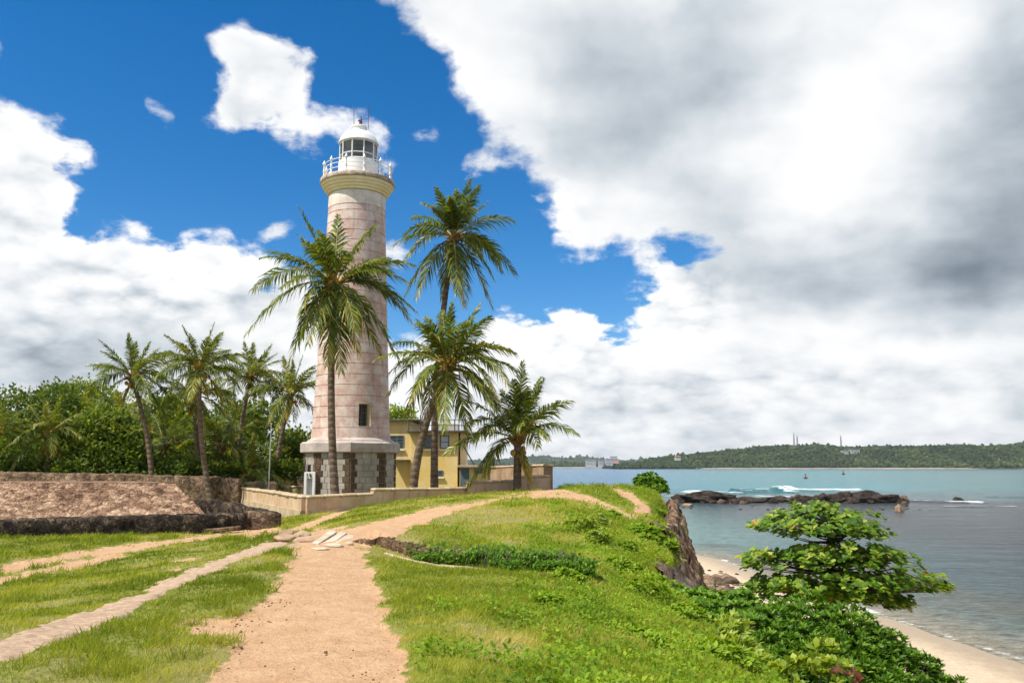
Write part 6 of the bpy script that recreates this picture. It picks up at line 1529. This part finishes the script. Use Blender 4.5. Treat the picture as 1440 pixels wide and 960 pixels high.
for i, (x_, y_, r_) in enumerate(((870, 800, .28), (905, 835, .30), (785, 800, .22), (795, 815, .2), (880, 770, .22), (940, 742, .35), (925, 722, .4), (925, 825, .3), (890, 745, .25), (860, 725, .22), (960, 870, .28), (1010, 930, .3), (770, 850, .16), (900, 905, .2))):
    q = ground_at(x_, y_)
    if q is None: continue
    shrub('weed_clump', [(q + (0, 0, r_ * .25), r_), (q + (r_ * .8, -r_ * .3, r_ * .1), r_ * .7)], 110, 6, .085, OVL, G_WEED, 'low clump of leafy weeds on the lush grassy slope', 130 + i, .5, group='weed clumps on the slope', flat=.7, stems=False, zf=.6)

for i, (x_, y_, Y_, r_) in enumerate(((8.0, 41, .45, 0), (8.9, 45.5, .5, 0), (9.8, 50, .55, 0), (10.3, 53, .5, 0), (10.8, 56, .5, 0), (7.1, 37, .45, 0), (6.0, 33, .45, 0), (10.7, 58.5, .5, 0), (9.4, 48, .4, 0))):
    x_ = x_ - .55; z_ = ground_z(x_, y_); r_ = Y_
    shrub('rim_shrub', [(np.array((x_, y_, z_)), r_), (np.array((x_ + r_ * .9, y_ + .2, z_ - r_ * .7)), r_ * .8), (np.array((x_ + .1, y_ + r_ * 1.3, z_ - .1)), r_ * .8)], 200, 6, .13, OVL, G_WEED, 'tangled green shrub hanging over the rim of the cliff', 160 + i, .38, group='shrubs along the cliff rim', flat=.6, stems=False, zf=.8)

# ------------------------------------------------------------------ ivy on the retaining wall
rg = np.random.default_rng(8); iv = thing('ivy', tuple(WFOOT[2]), 'dark green ivy trailing over the low retaining wall', 'ivy'); RT, RD = [], []
for k in range(2600):
    t = rg.uniform(.22, 1.02) ** .9 * (len(WFOOT) - 1); i = min(int(t), len(WFOOT) - 2); q = WFOOT[i] + (WFOOT[i + 1] - WFOOT[i]) * (t - i); d = WFOOT[i + 1] - WFOOT[i]; nn = np.array((-d[1], d[0], 0)); nn /= np.linalg.norm(nn)
    tn_ = t / (len(WFOOT) - 1); full = sstep(.26, .55, tn_ + .06 * math.sin(tn_ * 90)); 
    if rg.uniform() > full + .05: continue
    h_ = rg.uniform(-.02, .25 + .14 * full * vnoise(t * 6, 0.3, 5)); s_ = -.10 - .20 * (mnoise.noise((t * 5, h_ * 4, 0)) + .3) + (rg.uniform(0, .6) ** 1.5 if h_ > .20 else 0); zg_ = ground_z(*(q - nn * .25)[:2])
    z_ = zg_ + h_
    if s_ > .1: z_ = ground_z(*(q + nn * s_)[:2]) + rg.uniform(.02, .08)
    RT.append(np.array((q[0] + nn[0] * s_, q[1] + nn[1] * s_, z_))); RD.append(-nn * .7 + np.array((0, 0, .5)) + .5 * rand_dir(rg, 1)[0])
rosettes('leaves', RT, RD, 5, .066, OVL, G_DARK, iv, rg, .46, .5, .2)
m_ = MB()
for k in range(40):
    t = rg.uniform(.32, 1.0) * (len(WFOOT) - 1); i = min(int(t), len(WFOOT) - 2); q = WFOOT[i] + (WFOOT[i + 1] - WFOOT[i]) * (t - i); d = WFOOT[i + 1] - WFOOT[i]; nn = np.array((-d[1], d[0], 0)); nn /= np.linalg.norm(nn); zg_ = ground_z(*(q - nn * .25)[:2])
    m_.tube([q - nn * .1 + (0, 0, zg_ - q[2] + .42), q - nn * .16 + (0, 0, zg_ - q[2] + .22), q - nn * .2 + (rg.uniform(-.1, .1), 0, zg_ - q[2])], .006, 4)
m_.build('stems', BARK, iv)

# ------------------------------------------------------------------ grass and ground cover
def scatter(N, rmax, maxsand, seed, wfun=None, fov=39, classes=(0,)):
    rg = np.random.default_rng(seed); g = quads[np.isin(cls, classes)]
    P4 = GV[g]; c = P4.mean(1); r = np.hypot(c[:, 0], c[:, 1]); az = np.degrees(np.arctan2(c[:, 0], c[:, 1]))
    ar = np.linalg.norm(np.cross(P4[:, 2] - P4[:, 0], P4[:, 3] - P4[:, 1]), axis=1) * .5
    sd = GA['sand'][g].mean(1); kb = GA['kerb'][g].mean(1); lu = GA['lush'][g].mean(1); dr = GA['dry'][g].mean(1); bc = GA['beach'][g].mean(1); rk_ = GA['rock'][g].mean(1)
    w_ = ar * np.minimum(1, (9.0 / np.maximum(r, 1)) ** 1.55) * (r < rmax) * (r > 4.2) * (np.abs(az) < fov) * (sd < maxsand) * (kb < .3) * (bc < .5) * (rk_ < .6)
    if wfun is not None: w_ = w_ * wfun(c, lu, dr, sd)
    i = rg.choice(len(g), N, p=w_ / w_.sum()); u, v = rg.uniform(0, 1, N), rg.uniform(0, 1, N)
    q = P4[i]; T = (q[:, 0] * (1 - u)[:, None] + q[:, 1] * u[:, None]) * (1 - v)[:, None] + (q[:, 3] * (1 - u)[:, None] + q[:, 2] * u[:, None]) * v[:, None]
    return rg, T, lu[i], dr[i], sd[i], r[i]
rg, T, lu, dr, sd, r = scatter(430000, 66, .93, 1, lambda c, lu, dr, sd: (1 - (c[:, 1] > 32.3) * (c[:, 0] < -11.4) * (c[:, 1] < 55)) * (1 - .75 * sstep(.1, .5, sd)) * (1 - .8 * sstep(.5, .9, sd)) * (1 - .35 * dr), classes=(0, 1))
N = len(T); tuft = fbm(T[:, 0] * 2.2, T[:, 1] * 2.2, 51, 3); patch = fbm(T[:, 0] * .45, T[:, 1] * .45, 52, 4)
px, py, _ = proj(T[:, 0], T[:, 1], T[:, 2])
rough_l = sstep(0, 14, -poly_sd(px, py, [(-60, 958), (60, 912), (150, 880), (205, 850), (320, 797), (392, 770), (330, 770), (200, 770), (0, 870)]) ) * (px < 430)
low_ = 1 - .5 * sstep(.4, .7, sd)
hgt_ = low_ * (.030 + .035 * rg.uniform(0, 1, N)) * (.6 + .9 * sstep(.4, .7, tuft)) * (1 + .9 * lu) * (1 - .3 * dr) * (1 + .6 * rough_l * sstep(.45, .65, tuft)) * (1 + r / 45)
D = np.stack([rg.normal(0, .55, N), rg.normal(0, .55, N), np.ones(N)], -1); D[:, 0] += .25
Nn = rand_dir(rg, N); Nn[:, 2] *= .3
ti = .33 + .12 * lu + .40 * dr + (patch - .5) * .55 + (tuft - .5) * .3 + rg.normal(0, .11, N) + .12 * sstep(.1, .45, sd)
ti = np.where(rg.uniform(0, 1, N) < .05, ti + .35, ti)
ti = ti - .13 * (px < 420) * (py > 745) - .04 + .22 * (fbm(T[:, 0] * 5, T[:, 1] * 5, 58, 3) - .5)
wid = np.maximum(.0042, r * .00062) * rg.uniform(.8, 1.3, N)
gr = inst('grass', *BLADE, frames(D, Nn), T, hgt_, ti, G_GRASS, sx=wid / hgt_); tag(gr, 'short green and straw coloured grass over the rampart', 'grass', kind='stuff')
rg, T, lu, dr, sd, r = scatter(105000, 60, .25, 2, lambda c, lu, dr, sd: sstep(.45, .95, lu + (fbm(c[:, 0] * .7, c[:, 1] * .7, 57, 3) - .5) * 1.2) * (1 - .6 * dr))
N = len(T); tuft = fbm(T[:, 0] * 1.6, T[:, 1] * 1.6, 53, 3)
T = T + np.stack([np.zeros(N), np.zeros(N), rg.uniform(.0, .10, N) * (.5 + tuft) * (1 + r / 40)], -1)
D = rand_dir(rg, N, -.1); Nn = np.stack([rg.normal(0, .45, N), rg.normal(0, .45, N), np.ones(N)], -1)
ti = .40 + (tuft - .5) * .9 + rg.normal(0, .13, N)
gc = inst('ground_cover', *OVL, frames(D, Nn), T, (.027 + .032 * rg.uniform(0, 1, N)) * (1 + r / 45), ti, G_WEED, smooth=True); tag(gc, 'lush small leaved creeping weeds on the slope towards the sea', 'ground cover', kind='stuff')
# straw-like tall tufts
for i, (x_, y_) in enumerate(((225, 905), (255, 925), (330, 862), (360, 830), (150, 925), (300, 850), (205, 880), (120, 945), (270, 880), (385, 800), (310, 905), (175, 950))):
    q = ground_at(x_, y_); rg = np.random.default_rng(900 + i); N = 170; s_ = rg.uniform(.7, 1.2)
    T = q + np.stack([rg.normal(0, .10 * s_, N), rg.normal(0, .10 * s_, N), np.full(N, -.02)], -1); D = np.stack([rg.normal(0, .6, N), rg.normal(0, .6, N), np.ones(N)], -1); h_ = rg.uniform(.09, .22, N) * s_
    o = inst('grass_tuft', *BLADE, frames(D, rand_dir(rg, N)), T, h_, .36 + rg.normal(0, .16, N), G_GRASS, origin=q, sx=.006 / h_); tag(o, 'shaggy tuft of longer grass between the kerb strip and the sandy path', 'grass tuft', 'grass tufts by the sandy path')
# clods and pebbles on the bare earth
rg = np.random.default_rng(4); b = MB(); RTs = []
g = quads[cls == 1]; cpos = GV[g].mean(1); rr_ = np.hypot(cpos[:, 0], cpos[:, 1]); wt = (rr_ < 24) * (rr_ > 4) / np.maximum(rr_, 1) ** .2; wt = wt * np.linalg.norm(np.cross(GV[g][:, 2] - GV[g][:, 0], GV[g][:, 3] - GV[g][:, 1]), axis=1)
sel = rg.choice(len(g), 120, p=wt / wt.sum()); OCT = np.array([(1, 0, 0), (0, 1, 0), (-1, 0, 0), (0, -1, 0), (0, 0, 1), (0, 0, -1)], float); OF = np.array([(0, 1, 4), (1, 2, 4), (2, 3, 4), (3, 0, 4), (1, 0, 5), (2, 1, 5), (3, 2, 5), (0, 3, 5)])
T = cpos[sel] + rg.normal(0, .03, (120, 3)) * (1, 1, 0); S = np.abs(rg.normal(.002, .003, 120)) + .003
for x_, y_, n_, sp_ in ((365, 843, 60, .25), (322, 908, 35, .12), (330, 880, 40, .25), (300, 862, 20, .2), (420, 935, 10, .4), (545, 950, 25, .15)):
    q = ground_at(x_, y_); T = np.concatenate([T, q + rg.normal(0, sp_, (n_, 3)) * (1, .8, 0)]); S = np.concatenate([S, np.abs(rg.normal(.005, .006, n_)) + .003])
for k in range(len(T)): T[k, 2] = ground_z(T[k, 0], T[k, 1]) + S[k] * .3
Rm = frames(rand_dir(rg, len(T)), rand_dir(rg, len(T)))
V = np.einsum('nij,nkj->nki', Rm, OCT[None] * S[:, None, None] * rg.uniform(.6, 1.3, (len(T), 6, 1))) + T[:, None]
o = mesh_np('gravel', V.reshape(-1, 3), (OF[None] + 6 * np.arange(len(T))[:, None, None]).reshape(-1, 3), simple('clods', (0.20, 0.125, 0.075), .95, .1, .4, 6)); tag(o, 'dark clods and pebbles strewn on the sandy path', 'gravel', kind='stuff')
# ------------------------------------------------------------------ sea air
m = bpy.data.materials.new('sea_air'); m.use_nodes = True; m.node_tree.nodes.clear(); nt = NT(m.node_tree)
pv = nt.node('ShaderNodeVolumePrincipled'); pv.inputs['Color'].default_value = (0.80, 0.88, 0.97, 1); pv.inputs['Density'].default_value = 0.000045; pv.inputs['Anisotropy'].default_value = 0.2
ou = nt.node('ShaderNodeOutputMaterial'); nt.l.new(pv.outputs[0], ou.inputs['Volume'])
b = MB(); b.abox((-9600, -400, -14), (9600, 9400, 190)); o = b.build('haze', m, origin=(0, 0, 0)); tag(o, 'thin bluish sea air between the viewer and the far shore', 'haze', kind='stuff')
